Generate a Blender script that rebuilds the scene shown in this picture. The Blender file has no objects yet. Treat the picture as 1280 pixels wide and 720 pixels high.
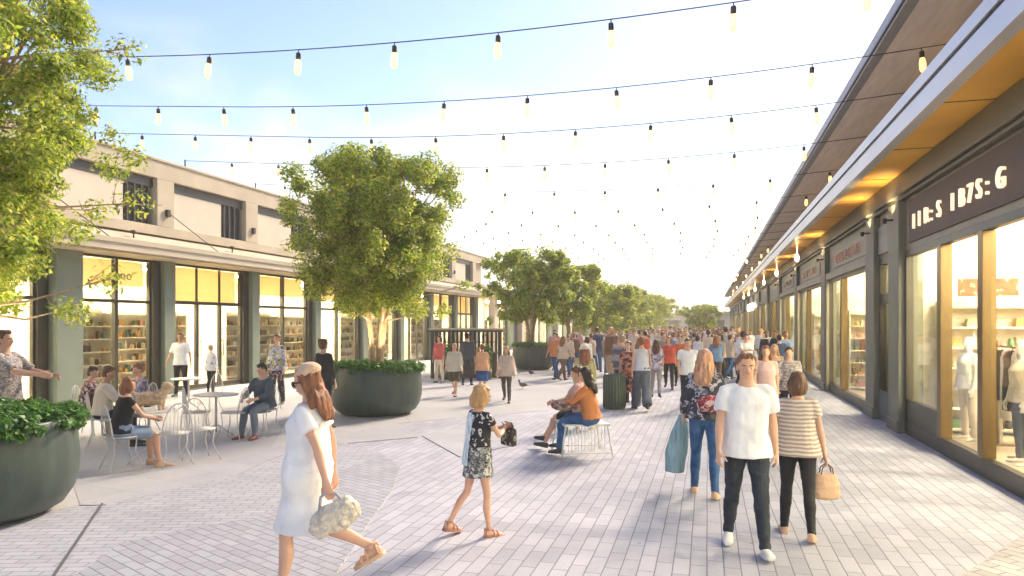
import bpy, bmesh, math, random
import numpy as np
from mathutils import Vector, Matrix, noise
R = math.radians
random.seed(7)
rng = np.random.default_rng(7)
sc = bpy.context.scene
C = sc.collection
F = 900.0
TH = math.atan(245 / F)
CT, ST = math.cos(TH), math.sin(TH)
EYE = 1.95
HOR = 405.0

def P(px, zc, z=0.0):
    """the place in the world that stands under column px at zc metres ahead"""
    xc = (px - 640) / F * zc
    return Vector((-ST * zc + CT * xc, CT * zc + ST * xc, z))

def G(px, py):
    return P(px, EYE * F / (py - HOR))

# ------------------------------------------------------------------ materials
MATS = {}
def newmat(name):
    m = bpy.data.materials.new(name)
    m.use_nodes = True
    nt = m.node_tree
    return m, nt, nt.nodes, nt.links, nt.nodes['Principled BSDF']

def mat(name, col, rough=0.6, metal=0.0, var=0.12, scale=6.0, bump=0.0, bscale=40.0, coat=0.0, emit=None, es=0.0, spec=0.5, stretch=None, sss=0.0):
    if name in MATS: return MATS[name]
    m, nt, N, L, b = newmat(name)
    tc = N.new('ShaderNodeTexCoord')
    mp = N.new('ShaderNodeMapping')
    if stretch: mp.inputs['Scale'].default_value = stretch
    L.new(tc.outputs['Object'], mp.inputs['Vector'])
    nz = N.new('ShaderNodeTexNoise'); nz.inputs['Scale'].default_value = scale; nz.inputs['Detail'].default_value = 5
    L.new(mp.outputs[0], nz.inputs['Vector'])
    cr = N.new('ShaderNodeValToRGB')
    c0 = [max(0, c * (1 - var)) for c in col]; c1 = [min(1, c * (1 + var)) for c in col]
    cr.color_ramp.elements[0].position = .3; cr.color_ramp.elements[1].position = .7
    cr.color_ramp.elements[0].color = (*c0, 1); cr.color_ramp.elements[1].color = (*c1, 1)
    L.new(nz.outputs['Fac'], cr.inputs['Fac']); L.new(cr.outputs['Color'], b.inputs['Base Color'])
    b.inputs['Roughness'].default_value = rough; b.inputs['Metallic'].default_value = metal
    b.inputs['Specular IOR Level'].default_value = spec
    if coat: b.inputs['Coat Weight'].default_value = coat
    if sss:
        b.inputs['Subsurface Weight'].default_value = sss
        b.inputs['Subsurface Radius'].default_value = (.02, .008, .004)
    if emit:
        b.inputs['Emission Color'].default_value = (*emit, 1); b.inputs['Emission Strength'].default_value = es
    if bump:
        n2 = N.new('ShaderNodeTexNoise'); n2.inputs['Scale'].default_value = bscale; n2.inputs['Detail'].default_value = 4
        L.new(mp.outputs[0], n2.inputs['Vector'])
        bp = N.new('ShaderNodeBump'); bp.inputs['Strength'].default_value = bump; bp.inputs['Distance'].default_value = .02
        L.new(n2.outputs['Fac'], bp.inputs['Height']); L.new(bp.outputs[0], b.inputs['Normal'])
    MATS[name] = m
    return m

def pattern(name, cols, scale=14, kind='voronoi', rough=.8, stretch=(1, 1, 1), pos=None):
    """printed cloth: a few flat colours over a cell, noise or stripe pattern"""
    if name in MATS: return MATS[name]
    m, nt, N, L, b = newmat(name)
    tc = N.new('ShaderNodeTexCoord'); mp = N.new('ShaderNodeMapping'); mp.inputs['Scale'].default_value = stretch
    L.new(tc.outputs['Object'], mp.inputs['Vector'])
    if kind == 'voronoi':
        t = N.new('ShaderNodeTexVoronoi'); t.inputs['Scale'].default_value = scale; L.new(mp.outputs[0], t.inputs['Vector'])
        sp = N.new('ShaderNodeSeparateColor'); L.new(t.outputs['Color'], sp.inputs[0]); out = sp.outputs[0]
        t2 = N.new('ShaderNodeTexNoise'); t2.inputs['Scale'].default_value = scale * 1.6; L.new(mp.outputs[0], t2.inputs['Vector'])
        mx = N.new('ShaderNodeMath'); mx.operation = 'MULTIPLY_ADD'; mx.inputs[1].default_value = .6; L.new(t2.outputs['Fac'], mx.inputs[0])
        m3 = N.new('ShaderNodeMath'); m3.operation = 'MULTIPLY'; m3.inputs[1].default_value = .45; L.new(out, m3.inputs[0]); L.new(m3.outputs[0], mx.inputs[2]); out = mx.outputs[0]
    elif kind == 'stripe':
        t = N.new('ShaderNodeTexWave'); t.bands_direction = 'Z'; t.inputs['Scale'].default_value = scale; t.inputs['Distortion'].default_value = 2.5; t.inputs['Detail'].default_value = 3
        L.new(mp.outputs[0], t.inputs['Vector']); out = t.outputs['Fac']
    else:
        t = N.new('ShaderNodeTexNoise'); t.inputs['Scale'].default_value = scale; t.inputs['Detail'].default_value = 3; L.new(mp.outputs[0], t.inputs['Vector']); out = t.outputs['Fac']
    cr = N.new('ShaderNodeValToRGB'); cr.color_ramp.interpolation = 'CONSTANT'
    n = len(cols)
    ps = pos or [(.25 + .5 * i / n) if i else 0 for i in range(n)]
    els = cr.color_ramp.elements
    els[0].position = ps[0]; els[0].color = (*cols[0], 1); els[1].position = ps[1]; els[1].color = (*cols[1], 1)
    for i in range(2, n):
        e = els.new(ps[i]); e.color = (*cols[i], 1)
    L.new(out, cr.inputs['Fac']); L.new(cr.outputs['Color'], b.inputs['Base Color'])
    b.inputs['Roughness'].default_value = rough
    n2 = N.new('ShaderNodeTexNoise'); n2.inputs['Scale'].default_value = 25; L.new(tc.outputs['Object'], n2.inputs['Vector'])
    bp = N.new('ShaderNodeBump'); bp.inputs['Strength'].default_value = .25; bp.inputs['Distance'].default_value = .02
    L.new(n2.outputs['Fac'], bp.inputs['Height']); L.new(bp.outputs[0], b.inputs['Normal'])
    MATS[name] = m
    return m

def cloth(name, col, rough=.85): return mat(name, col, rough, var=.1, scale=5, bump=.35, bscale=14, spec=.25)
def hairm(name, col): return mat(name, col, .45, var=.45, scale=9, bump=.7, bscale=22, stretch=(3.5, 3.5, .5), spec=.4)

def glass_mat():
    m, nt, N, L, b = newmat('glass'); N.remove(b)
    tr = N.new('ShaderNodeBsdfTransparent'); tr.inputs[0].default_value = (.93, .95, .93, 1)
    gl = N.new('ShaderNodeBsdfGlossy'); gl.inputs['Roughness'].default_value = .03
    lw = N.new('ShaderNodeLayerWeight'); lw.inputs['Blend'].default_value = .5
    pw = N.new('ShaderNodeMath'); pw.operation = 'POWER'; pw.inputs[1].default_value = 4; L.new(lw.outputs['Facing'], pw.inputs[0])
    fr = N.new('ShaderNodeMath'); fr.operation = 'MULTIPLY_ADD'; fr.inputs[1].default_value = .55; fr.inputs[2].default_value = .035; L.new(pw.outputs[0], fr.inputs[0])
    mx = N.new('ShaderNodeMixShader'); L.new(fr.outputs[0], mx.inputs[0]); L.new(tr.outputs[0], mx.inputs[1]); L.new(gl.outputs[0], mx.inputs[2])
    L.new(mx.outputs[0], N['Material Output'].inputs[0]); MATS['glass'] = m
    return m
GLASS = glass_mat()

def emis(name, col, s):
    if name in MATS: return MATS[name]
    m, nt, N, L, b = newmat(name)
    b.inputs['Base Color'].default_value = (*[min(1, c * .8) for c in col], 1)
    b.inputs['Emission Color'].default_value = (*col, 1); b.inputs['Emission Strength'].default_value = s
    MATS[name] = m
    return m

def leaf_mat(name, cols, trans=.35):
    m, nt, N, L, b = newmat(name)
    ge = N.new('ShaderNodeNewGeometry')
    cr = N.new('ShaderNodeValToRGB'); els = cr.color_ramp.elements
    n = len(cols)
    els[0].color = (*cols[0], 1); els[1].color = (*cols[-1], 1)
    for i in range(1, n - 1):
        e = els.new(i / (n - 1)); e.color = (*cols[i], 1)
    L.new(ge.outputs['Random Per Island'], cr.inputs['Fac'])
    L.new(cr.outputs['Color'], b.inputs['Base Color']); b.inputs['Roughness'].default_value = .5
    tl = N.new('ShaderNodeBsdfTranslucent')
    hs = N.new('ShaderNodeHueSaturation'); hs.inputs['Value'].default_value = 1.8; hs.inputs['Hue'].default_value = .485
    L.new(cr.outputs['Color'], hs.inputs['Color']); L.new(hs.outputs[0], tl.inputs[0])
    mx = N.new('ShaderNodeMixShader'); mx.inputs[0].default_value = trans
    L.new(b.outputs[0], mx.inputs[1]); L.new(tl.outputs[0], mx.inputs[2]); L.new(mx.outputs[0], N['Material Output'].inputs[0])
    MATS[name] = m
    return m

def paving(name, c1, c2, cm, bw, bh, rotz=0.0, mortar=.006, rough=.7, bump=.35, scalevar=.35, offset=.5):
    m, nt, N, L, b = newmat(name)
    tc = N.new('ShaderNodeTexCoord'); mp = N.new('ShaderNodeMapping')
    mp.inputs['Rotation'].default_value = (0, 0, rotz)
    L.new(tc.outputs['Object'], mp.inputs['Vector'])
    wz = N.new('ShaderNodeTexNoise'); wz.inputs['Scale'].default_value = .9; L.new(mp.outputs[0], wz.inputs['Vector'])
    ad = N.new('ShaderNodeVectorMath'); ad.operation = 'MULTIPLY_ADD'; ad.inputs[1].default_value = (.02, .02, 0)
    L.new(wz.outputs['Color'], ad.inputs[0]); L.new(mp.outputs[0], ad.inputs[2])
    br = N.new('ShaderNodeTexBrick'); br.offset = offset
    br.inputs['Scale'].default_value = 1; br.inputs['Brick Width'].default_value = bw; br.inputs['Row Height'].default_value = bh
    br.inputs['Mortar Size'].default_value = mortar; br.inputs['Mortar Smooth'].default_value = .3; br.inputs['Bias'].default_value = 0
    br.inputs['Color1'].default_value = (*c1, 1); br.inputs['Color2'].default_value = (*c2, 1); br.inputs['Mortar'].default_value = (*cm, 1)
    L.new(ad.outputs[0], br.inputs['Vector'])
    nz = N.new('ShaderNodeTexNoise'); nz.inputs['Scale'].default_value = .35; nz.inputs['Detail'].default_value = 7; nz.inputs['Roughness'].default_value = .65
    L.new(tc.outputs['Object'], nz.inputs['Vector'])
    mr = N.new('ShaderNodeMapRange'); mr.inputs[1].default_value = .3; mr.inputs[2].default_value = .7
    mr.inputs[3].default_value = 1 - scalevar * .5; mr.inputs[4].default_value = 1 + scalevar * .3
    L.new(nz.outputs['Fac'], mr.inputs[0])
    n3 = N.new('ShaderNodeTexNoise'); n3.inputs['Scale'].default_value = 60; n3.inputs['Detail'].default_value = 3
    L.new(tc.outputs['Object'], n3.inputs['Vector'])
    m3 = N.new('ShaderNodeMapRange'); m3.inputs[3].default_value = .85; m3.inputs[4].default_value = 1.15; L.new(n3.outputs['Fac'], m3.inputs[0])
    mm = N.new('ShaderNodeMath'); mm.operation = 'MULTIPLY'; L.new(mr.outputs[0], mm.inputs[0]); L.new(m3.outputs[0], mm.inputs[1])
    # spilt drinks, gum and worn lanes
    n5 = N.new('ShaderNodeTexNoise'); n5.inputs['Scale'].default_value = 1.7; n5.inputs['Detail'].default_value = 6; n5.inputs['Roughness'].default_value = .7; n5.inputs['Distortion'].default_value = .6
    L.new(tc.outputs['Object'], n5.inputs['Vector'])
    m5 = N.new('ShaderNodeMapRange'); m5.inputs[1].default_value = .60; m5.inputs[2].default_value = .72; m5.inputs[3].default_value = 1; m5.inputs[4].default_value = .80; L.new(n5.outputs['Fac'], m5.inputs[0])
    v5 = N.new('ShaderNodeTexVoronoi'); v5.inputs['Scale'].default_value = 2.3; L.new(tc.outputs['Object'], v5.inputs['Vector'])
    g5 = N.new('ShaderNodeMapRange'); g5.inputs[1].default_value = .035; g5.inputs[2].default_value = .05; g5.inputs[3].default_value = .62; g5.inputs[4].default_value = 1; L.new(v5.outputs['Distance'], g5.inputs[0])
    q5 = N.new('ShaderNodeMath'); q5.operation = 'MULTIPLY'; L.new(m5.outputs[0], q5.inputs[0]); L.new(g5.outputs[0], q5.inputs[1])
    q6 = N.new('ShaderNodeMath'); q6.operation = 'MULTIPLY'; L.new(mm.outputs[0], q6.inputs[0]); L.new(q5.outputs[0], q6.inputs[1]); mm = q6
    mu = N.new('ShaderNodeVectorMath'); mu.operation = 'SCALE'
    L.new(br.outputs['Color'], mu.inputs[0]); L.new(mm.outputs[0], mu.inputs['Scale'])
    L.new(mu.outputs[0], b.inputs['Base Color'])
    b.inputs['Roughness'].default_value = rough
    iv = N.new('ShaderNodeMath'); iv.operation = 'MULTIPLY_ADD'; iv.inputs[1].default_value = -1; iv.inputs[2].default_value = 1
    L.new(br.outputs['Fac'], iv.inputs[0])
    a2 = N.new('ShaderNodeMath'); a2.operation = 'MULTIPLY_ADD'; a2.inputs[1].default_value = .25; L.new(n3.outputs['Fac'], a2.inputs[0]); L.new(iv.outputs[0], a2.inputs[2])
    bp = N.new('ShaderNodeBump'); bp.inputs['Strength'].default_value = bump; bp.inputs['Distance'].default_value = .01
    L.new(a2.outputs[0], bp.inputs['Height']); L.new(bp.outputs[0], b.inputs['Normal'])
    MATS[name] = m
    return m

# ------------------------------------------------------------------ mesh helpers
class MB:
    def __init__(s): s.v = []; s.f = []; s.m = []
    def add(s, vs, fs, mi=0):
        o = len(s.v); s.v += [tuple(v) for v in vs]; s.f += [tuple(i + o for i in f) for f in fs]; s.m += [mi] * len(fs); return s
    def box(s, x0, x1, y0, y1, z0, z1, mi=0, M=None):
        vs = [Vector(p) for p in ((x0, y0, z0), (x1, y0, z0), (x1, y1, z0), (x0, y1, z0), (x0, y0, z1), (x1, y0, z1), (x1, y1, z1), (x0, y1, z1))]
        if M: vs = [M @ v for v in vs]
        return s.add(vs, [(0, 3, 2, 1), (4, 5, 6, 7), (0, 1, 5, 4), (1, 2, 6, 5), (2, 3, 7, 6), (3, 0, 4, 7)], mi)
    def prism(s, pts, y0, y1, mi=0):
        """profile of (x, z) points drawn along y"""
        n = len(pts)
        vs = [(x, y0, z) for x, z in pts] + [(x, y1, z) for x, z in pts]
        fs = [(i, (i + 1) % n, n + (i + 1) % n, n + i) for i in range(n)] + [tuple(range(n))[::-1], tuple(range(n, 2 * n))]
        return s.add(vs, fs, mi)
    def lathe(s, prof, c=(0, 0, 0), n=24, mi=0, cap=True, sx=1, sy=1):
        vs = []; fs = []
        for r, z in prof:
            for k in range(n):
                a = 2 * math.pi * k / n; vs.append((c[0] + r * sx * math.cos(a), c[1] + r * sy * math.sin(a), c[2] + z))
        for j in range(len(prof) - 1):
            for k in range(n):
                k2 = (k + 1) % n; fs.append((j * n + k, j * n + k2, (j + 1) * n + k2, (j + 1) * n + k))
        if cap:
            fs.append(tuple(range(n))[::-1]); o = (len(prof) - 1) * n; fs.append(tuple(range(o, o + n)))
        return s.add(vs, fs, mi)
    def tube(s, pts, rad, n=6, mi=0, side=None, cap=True):
        pts = [Vector(p) for p in pts]
        if not isinstance(rad, (list, tuple)): rad = [rad] * len(pts)
        vs = []; fs = []; prev = None
        for i, p in enumerate(pts):
            t = (pts[min(i + 1, len(pts) - 1)] - pts[max(i - 1, 0)])
            t = t.normalized() if t.length > 1e-9 else Vector((0, 0, 1))
            if side is not None: a = Vector(side)
            elif prev is not None: a = prev
            else: a = Vector((1, 0, 0)) if abs(t.x) < .9 else Vector((0, 1, 0))
            a = a - t * a.dot(t)
            if a.length < 1e-5: a = t.orthogonal()
            a.normalize(); b = t.cross(a); prev = a
            r = rad[i]; ra, rb = r if isinstance(r, (list, tuple)) else (r, r)
            for k in range(n):
                g = 2 * math.pi * k / n; vs.append(p + a * (ra * math.cos(g)) + b * (rb * math.sin(g)))
        m = len(pts)
        for j in range(m - 1):
            for k in range(n):
                k2 = (k + 1) % n; fs.append((j * n + k, j * n + k2, (j + 1) * n + k2, (j + 1) * n + k))
        if cap:
            fs.append(tuple(range(n))[::-1]); fs.append(tuple(range((m - 1) * n, m * n)))
        return s.add(vs, fs, mi)
    def rings(s, rs, mi=0):
        """rs: list of equal length vertex loops"""
        n = len(rs[0]); vs = [v for r in rs for v in r]; fs = []
        for j in range(len(rs) - 1):
            for k in range(n):
                k2 = (k + 1) % n; fs.append((j * n + k, j * n + k2, (j + 1) * n + k2, (j + 1) * n + k))
        fs.append(tuple(range(n))[::-1]); o = (len(rs) - 1) * n; fs.append(tuple(range(o, o + n)))
        return s.add(vs, fs, mi)
    def ell(s, c, r, M=None, n=12, m=8, mi=0):
        vs = []; fs = []
        r = r if isinstance(r, (list, tuple)) else (r, r, r)
        for j in range(1, m):
            b = math.pi * j / m
            for k in range(n):
                a = 2 * math.pi * k / n
                vs.append(Vector((c[0] + r[0] * math.sin(b) * math.cos(a), c[1] + r[1] * math.sin(b) * math.sin(a), c[2] - r[2] * math.cos(b))))
        for j in range(m - 2):
            for k in range(n):
                k2 = (k + 1) % n; fs.append((j * n + k, j * n + k2, (j + 1) * n + k2, (j + 1) * n + k))
        b0 = len(vs); vs.append(Vector((c[0], c[1], c[2] - r[2]))); vs.append(Vector((c[0], c[1], c[2] + r[2])))
        for k in range(n):
            k2 = (k + 1) % n; fs.append((b0, k2, k)); fs.append((b0 + 1, (m - 2) * n + k, (m - 2) * n + k2))
        if M: vs = [M @ v for v in vs]
        return s.add(vs, fs, mi)
    def mesh(s, name, mats):
        me = bpy.data.meshes.new(name); me.from_pydata(s.v, [], s.f)
        for m in (mats if isinstance(mats, (list, tuple)) else [mats]): me.materials.append(m)
        if any(s.m): me.polygons.foreach_set('material_index', s.m)
        return me
    def build(s, name, mats, parent=None, smooth=False, bevel=0, normals=False):
        me = s.mesh(name, mats)
        if normals:
            bm = bmesh.new(); bm.from_mesh(me); bmesh.ops.recalc_face_normals(bm, faces=bm.faces); bm.to_mesh(me); bm.free()
        if smooth: me.polygons.foreach_set('use_smooth', [True] * len(me.polygons))
        o = bpy.data.objects.new(name, me); C.objects.link(o)
        if parent: o.parent = parent
        if bevel:
            b = o.modifiers.new('b', 'BEVEL'); b.width = bevel; b.segments = 2; b.limit_method = 'ANGLE'
        return o

def tag(o, label=None, cat=None, group=None, kind=None):
    if label: o['label'] = label
    if cat: o['category'] = cat
    if group: o['group'] = group
    if kind: o['kind'] = kind
    return o
def thing(name, label, cat, loc=(0, 0, 0), rz=0.0, group=None):
    o = bpy.data.objects.new(name, None); C.objects.link(o); o.location = loc; o.rotation_euler = (0, 0, rz)
    o.empty_display_size = .2
    return tag(o, label, cat, group)
def copy_tree(o, parent=None):
    c = o.copy(); C.objects.link(c)
    if parent: c.parent = parent
    for ch in list(o.children): copy_tree(ch, c)
    return c

def fuse(mb, voxel, wrinkle=0.0, wscale=9.0, smooth=2, seed=0.0, zstretch=1.0):
    """union of closed pieces as one skin; returns (verts, faces)"""
    me = mb.mesh('tmp', MATS['skin'])
    bm = bmesh.new(); bm.from_mesh(me); bmesh.ops.recalc_face_normals(bm, faces=bm.faces); bm.to_mesh(me); bm.free()
    o = bpy.data.objects.new('tmp', me); C.objects.link(o)
    md = o.modifiers.new('r', 'REMESH'); md.mode = 'VOXEL'; md.voxel_size = voxel; md.adaptivity = 0
    if smooth:
        s = o.modifiers.new('s', 'SMOOTH'); s.iterations = smooth; s.factor = .5
    dg = bpy.context.evaluated_depsgraph_get(); dg.update()
    ev = o.evaluated_get(dg); m2 = bpy.data.meshes.new_from_object(ev)
    n = len(m2.vertices); co = np.empty(n * 3); m2.vertices.foreach_get('co', co); co = co.reshape(-1, 3)
    if wrinkle:
        no = np.empty(n * 3); m2.vertices.foreach_get('normal', no); no = no.reshape(-1, 3)
        d = np.array([noise.noise(Vector((c[0] * wscale + seed, c[1] * wscale, c[2] * wscale * zstretch))) + .5 * noise.noise(Vector((c[0] * wscale * 2.3, c[1] * wscale * 2.3 + seed, c[2] * wscale * 2.3 * zstretch))) for c in co])
        co = co + no * (d * wrinkle)[:, None]
    fs = [tuple(p.vertices) for p in m2.polygons]
    bpy.data.objects.remove(o); bpy.data.meshes.remove(me); bpy.data.meshes.remove(m2)
    r = MB(); r.v = [tuple(c) for c in co]; r.f = fs; r.m = [0] * len(fs)
    return r

# ------------------------------------------------------------------ people
SKIN = mat('skin', (.60, .36, .25), .5, var=.06, scale=8, sss=.08, spec=.4)
SKIN_T = mat('skin_tan', (.42, .23, .14), .5, var=.06, scale=8, sss=.08, spec=.4)
EYEW = mat('eye_white', (.75, .74, .72), .3, var=.02)
EYED = mat('eye_dark', (.04, .025, .02), .3, var=.02)
LIPM = mat('lip', (.46, .22, .17), .45, var=.05)

def T(x, y, z): return Matrix.Translation(Vector((x, y, z)))
def RX(a): return Matrix.Rotation(R(a), 4, 'X')
def RY(a): return Matrix.Rotation(R(a), 4, 'Y')
def RZ(a): return Matrix.Rotation(R(a), 4, 'Z')

class Fig:
    """faces +Y. legs: (pitch, spread, knee, foot pitch, yaw); arms: (pitch, spread, elbow, inward turn)"""
    def __init__(s, h=1.75, fem=False, lean=0, bend=0, legL=(0, 3, 2, 0, 8), legR=(0, 3, 2, 0, 8), armL=(0, 8, 12, 20), armR=(0, 8, 12, 20), head=(0, 0), curl=35, child=False, bulk=1.0):
        s.s = h / 1.75; s.fem = fem; s.bulk = bulk; s.child = child
        s.M0 = RX(-lean); s.M1 = s.M0 @ T(0, 0, .2) @ RX(-bend)
        s.sw = .165 if fem else .185
        s.hw = .168 if fem else .158
        s.legs = {}; s.arms = {}
        for sd, lg in ((-1, legL), (1, legR)):
            hip = s.M0 @ Vector((sd * .085, 0, -.02))
            L1 = T(*hip) @ RY(-sd * lg[1]) @ RX(lg[0])
            kn = L1 @ Vector((0, 0, -.43)); L2 = L1 @ T(0, 0, -.43) @ RX(-lg[2]); an = L2 @ Vector((0, 0, -.41))
            FM = T(*an) @ RZ(-sd * lg[4]) @ RX(lg[3])
            s.legs[sd] = dict(hip=hip, knee=kn, ankle=an, L1=L1, L2=L2, F=FM)
        for sd, ar in ((-1, armL), (1, armR)):
            sh = s.M1 @ Vector((sd * (s.sw - .01), 0, .245))
            rot = s.M1.to_3x3().to_4x4()
            A1 = T(*sh) @ rot @ RY(-sd * ar[1]) @ RX(ar[0])
            el = A1 @ Vector((0, 0, -.28)); A2 = A1 @ T(0, 0, -.28) @ RZ(sd * ar[3]) @ RX(ar[2]); wr = A2 @ Vector((0, 0, -.25))
            s.arms[sd] = dict(sh=sh, el=el, wr=wr, A1=A1, A2=A2, H=A2 @ T(0, 0, -.25), curl=curl)
        s.MH = s.M1 @ T(0, -.005, .33) @ RZ(head[0]) @ RX(-head[1])
        lo = min(min((l['F'] @ Vector((0, .17, -.075))).z, (l['F'] @ Vector((0, -.05, -.08))).z) for l in s.legs.values())
        s.dz = -lo
        s.pel = s.dz * s.s
    def W(s, v): v = Vector(v); return Vector((v.x * s.s, v.y * s.s, (v.z + s.dz) * s.s))
    def hand(s, sd): return s.W(s.arms[sd]['H'] @ Vector((0, .01, -.09)))
    def fin(s, mb):
        for i, v in enumerate(mb.v): mb.v[i] = tuple(s.W(v))
        return mb
    def tframe(s, t): return s.M0 @ T(0, 0, t) if t < .2 else s.M1 @ T(0, 0, t - .2)
    def tring(s, t, rx, ry, yo=0, n=20, sq=2.3):
        M = s.tframe(t); out = []
        for k in range(n):
            a = 2 * math.pi * k / n; ca, sa = math.cos(a), math.sin(a)
            out.append(M @ Vector((rx * math.copysign(abs(ca) ** (2 / sq), ca), yo + ry * math.copysign(abs(sa) ** (2 / sq), sa), 0)))
        return out
    def torso_prof(s):
        w = s.sw / .185; h = s.hw
        if s.child: return [(-.10, .10, .08, 0), (-.02, .135, .10, 0), (.08, .13, .10, 0), (.16, .125, .095, .005), (.30, .14, .10, .005), (.40, .145, .095, 0), (.45, .12, .075, -.005), (.49, .06, .055, -.005), (.53, .046, .05, 0), (.60, .043, .048, .01)]
        if s.fem: return [(-.10, .11, .09, 0), (-.02, h, .118, -.012), (.06, h * .95, .112, -.012), (.14, .122, .088, 0), (.20, .12, .088, .004), (.28, .132, .10, .014), (.33, .14, .108, .02), (.40, .15, .092, .004), (.445, .128, .072, -.004), (.49, .06, .055, -.008), (.53, .046, .05, -.004), (.60, .043, .048, .008)]
        return [(-.10, .11, .09, 0), (-.02, h, .115, -.008), (.06, h * .97, .11, -.004), (.14, .142, .10, .004), (.20, .142, .102, .006), (.30, .158, .112, .008), (.38, .172, .11, .004), (.425, .155, .092, -.002), (.455, .112, .078, -.006), (.485, .075, .065, -.008), (.53, .056, .058, -.004), (.60, .053, .056, .008)]
    def legpts(s, sd): l = s.legs[sd]; return l
    def limb(s, mb, segs, n=12, body=False):
        """segs: list of (matrix, z, rx, ry, yo)"""
        rs = []
        q_ = .87 if s.child and body else 1.0
        for M, z, rx, ry, yo in segs:
            rx *= q_; ry *= q_
            rs.append([M @ Vector((rx * math.cos(2 * math.pi * k / n), yo + ry * math.sin(2 * math.pi * k / n), z)) for k in range(n)])
        mb.rings(rs)
    def body(s, voxel=.008, fingers=True, skin=SKIN, name='person', detail=True):
        mb = MB(); b = s.bulk
        mb.rings([s.tring(t, rx * b, ry * b, yo) for t, rx, ry, yo in s.torso_prof()])
        k = .86 if s.fem else 1.0
        if s.child: k = .78
        for sd in (-1, 1):
            l = s.legs[sd]; L1, L2, FM = l['L1'], l['L2'], l['F']
            s.limb(mb, [(L1, .05, .075, .08, 0), (L1, -.02, .088 * b, .09 * b, -.004), (L1, -.15, .078 * b, .082 * b, 0), (L1, -.30, .060, .064, 0), (L1, -.39, .05, .054, .004), (L2, -.02, .048, .052, .004), (L2, -.06, .045, .050, -.002), (L2, -.14, .049, .056, -.014), (L2, -.24, .041, .045, -.012), (L2, -.34, .031, .035, -.004), (L2, -.41, .030, .036, 0), (L2, -.43, .028, .034, 0)], body=True)
            mb.ell((0, -.03, -.045), (.03, .036, .034), FM)
            s.limb_foot(mb, FM, 0)
            a = s.arms[sd]; A1, A2, H = a['A1'], a['A2'], a['H']
            mb.ell((0, 0, -.018), (.046 * k + .004, .050 * k, .055), A1)
            s.limb(mb, [(A1, .01, .042 * k, .05 * k, 0), (A1, -.08, .046 * k, .05 * k, 0), (A1, -.18, .040 * k, .044 * k, 0), (A1, -.27, .036 * k, .036 * k, 0), (A2, -.01, .036 * k, .036 * k, 0), (A2, -.07, .037 * k, .040 * k, 0), (A2, -.16, .029 * k, .033 * k, 0), (A2, -.24, .021 * k, .027 * k, 0), (A2, -.26, .021 * k, .027 * k, 0)])
            hs = 1.05 if not s.child else 1.0
            # palm
            s.limb(mb, [(H, .01, .019, .025, 0), (H, -.02 * hs, .018, .032, .002), (H, -.05 * hs, .016, .04, .002), (H, -.085 * hs, .013, .04, 0), (H, -.095 * hs, .008, .034, 0)])
            if fingers:
                for j, (yy, ln) in enumerate(((.030, .070), (.010, .078), (-.011, .072), (-.030, .056))):
                    c = a['curl'] * (1 + .12 * j)
                    M = H @ T(0, yy * hs, -.08 * hs) @ RX(-(yy * 160)); pts = [M @ Vector((0, 0, .015)), M @ Vector((0, 0, 0))]
                    for q, fr in enumerate((.45, .3, .25)):
                        M = M @ RY(sd * c * (.5 if q == 0 else .9)) @ T(0, 0, -ln * hs * fr); pts.append(M @ Vector((0, 0, 0)))
                    mb.tube(pts, [.0095, .0095, .009, .0082, .007], n=8)
                M = H @ T(-sd * .006, .026, -.025) @ RX(38) @ RY(sd * 18); pts = [M @ Vector((0, -.01, .01))]
                for q, ln in enumerate((.035, .03, .024)):
                    M = M @ T(0, 0, -ln * hs) @ RX(-9) @ RY(sd * a['curl'] * .25); pts.append(M @ Vector((0, 0, 0)))
                mb.tube(pts, [.014, .012, .0105, .0085], n=8)
            else:
                M = H @ T(0, 0, -.09 * hs) @ RY(sd * a['curl'] * .6)
                for yy, ln in ((.022, .07), (-.002, .075), (-.026, .06)):
                    mb.tube([M @ Vector((0, yy, .01)), M @ Vector((0, yy, -ln * .6)), M @ Vector((-sd * .02, yy, -ln))], [.013, .012, .009], n=6)
                M = H @ T(0, .03, -.03)
                mb.tube([M @ Vector((0, -.01, .01)), M @ Vector((0, .02, -.03)), M @ Vector((0, .025, -.06))], [.014, .012, .01], n=6)
        # head: MH origin sits at the neck base; chin about .06 up, crown .22 up
        q = 1.12 if s.child else 1.0
        H = s.MH @ Matrix.Diagonal((q, q, q, 1))
        mb.ell((0, -.006, .135), (.073, .092, .088), H, 16, 12)
        mb.ell((0, .018, .095), (.058, .068, .078), H, 16, 12)
        mb.ell((0, .050, .040), (.026, .026, .018), H)
        mb.ell((0, .035, .055), (.045, .045, .028), H)
        mb.ell((-.03, .058, .088), (.018, .018, .016), H); mb.ell((.03, .058, .088), (.018, .018, .016), H)
        mb.tube([H @ Vector((0, .080, .122)), H @ Vector((0, .095, .098)), H @ Vector((0, .104, .083))], [.008, .011, .014], n=8)
        mb.ell((0, .092, .082), (.017, .014, .009), H)
        mb.ell((0, .080, .128), (.045, .014, .008), H)
        for sd in (-1, 1): mb.ell((sd * .076, -.008, .098), (.010, .019, .031), H)
        mb.tube([H @ Vector((0, -.012, -.05)), H @ Vector((0, -.004, .06))], [.047 if s.fem or s.child else .056] * 2, n=12)
        s.fin(mb)
        m = fuse(mb, voxel, smooth=2 if voxel < .01 else 1)
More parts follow.
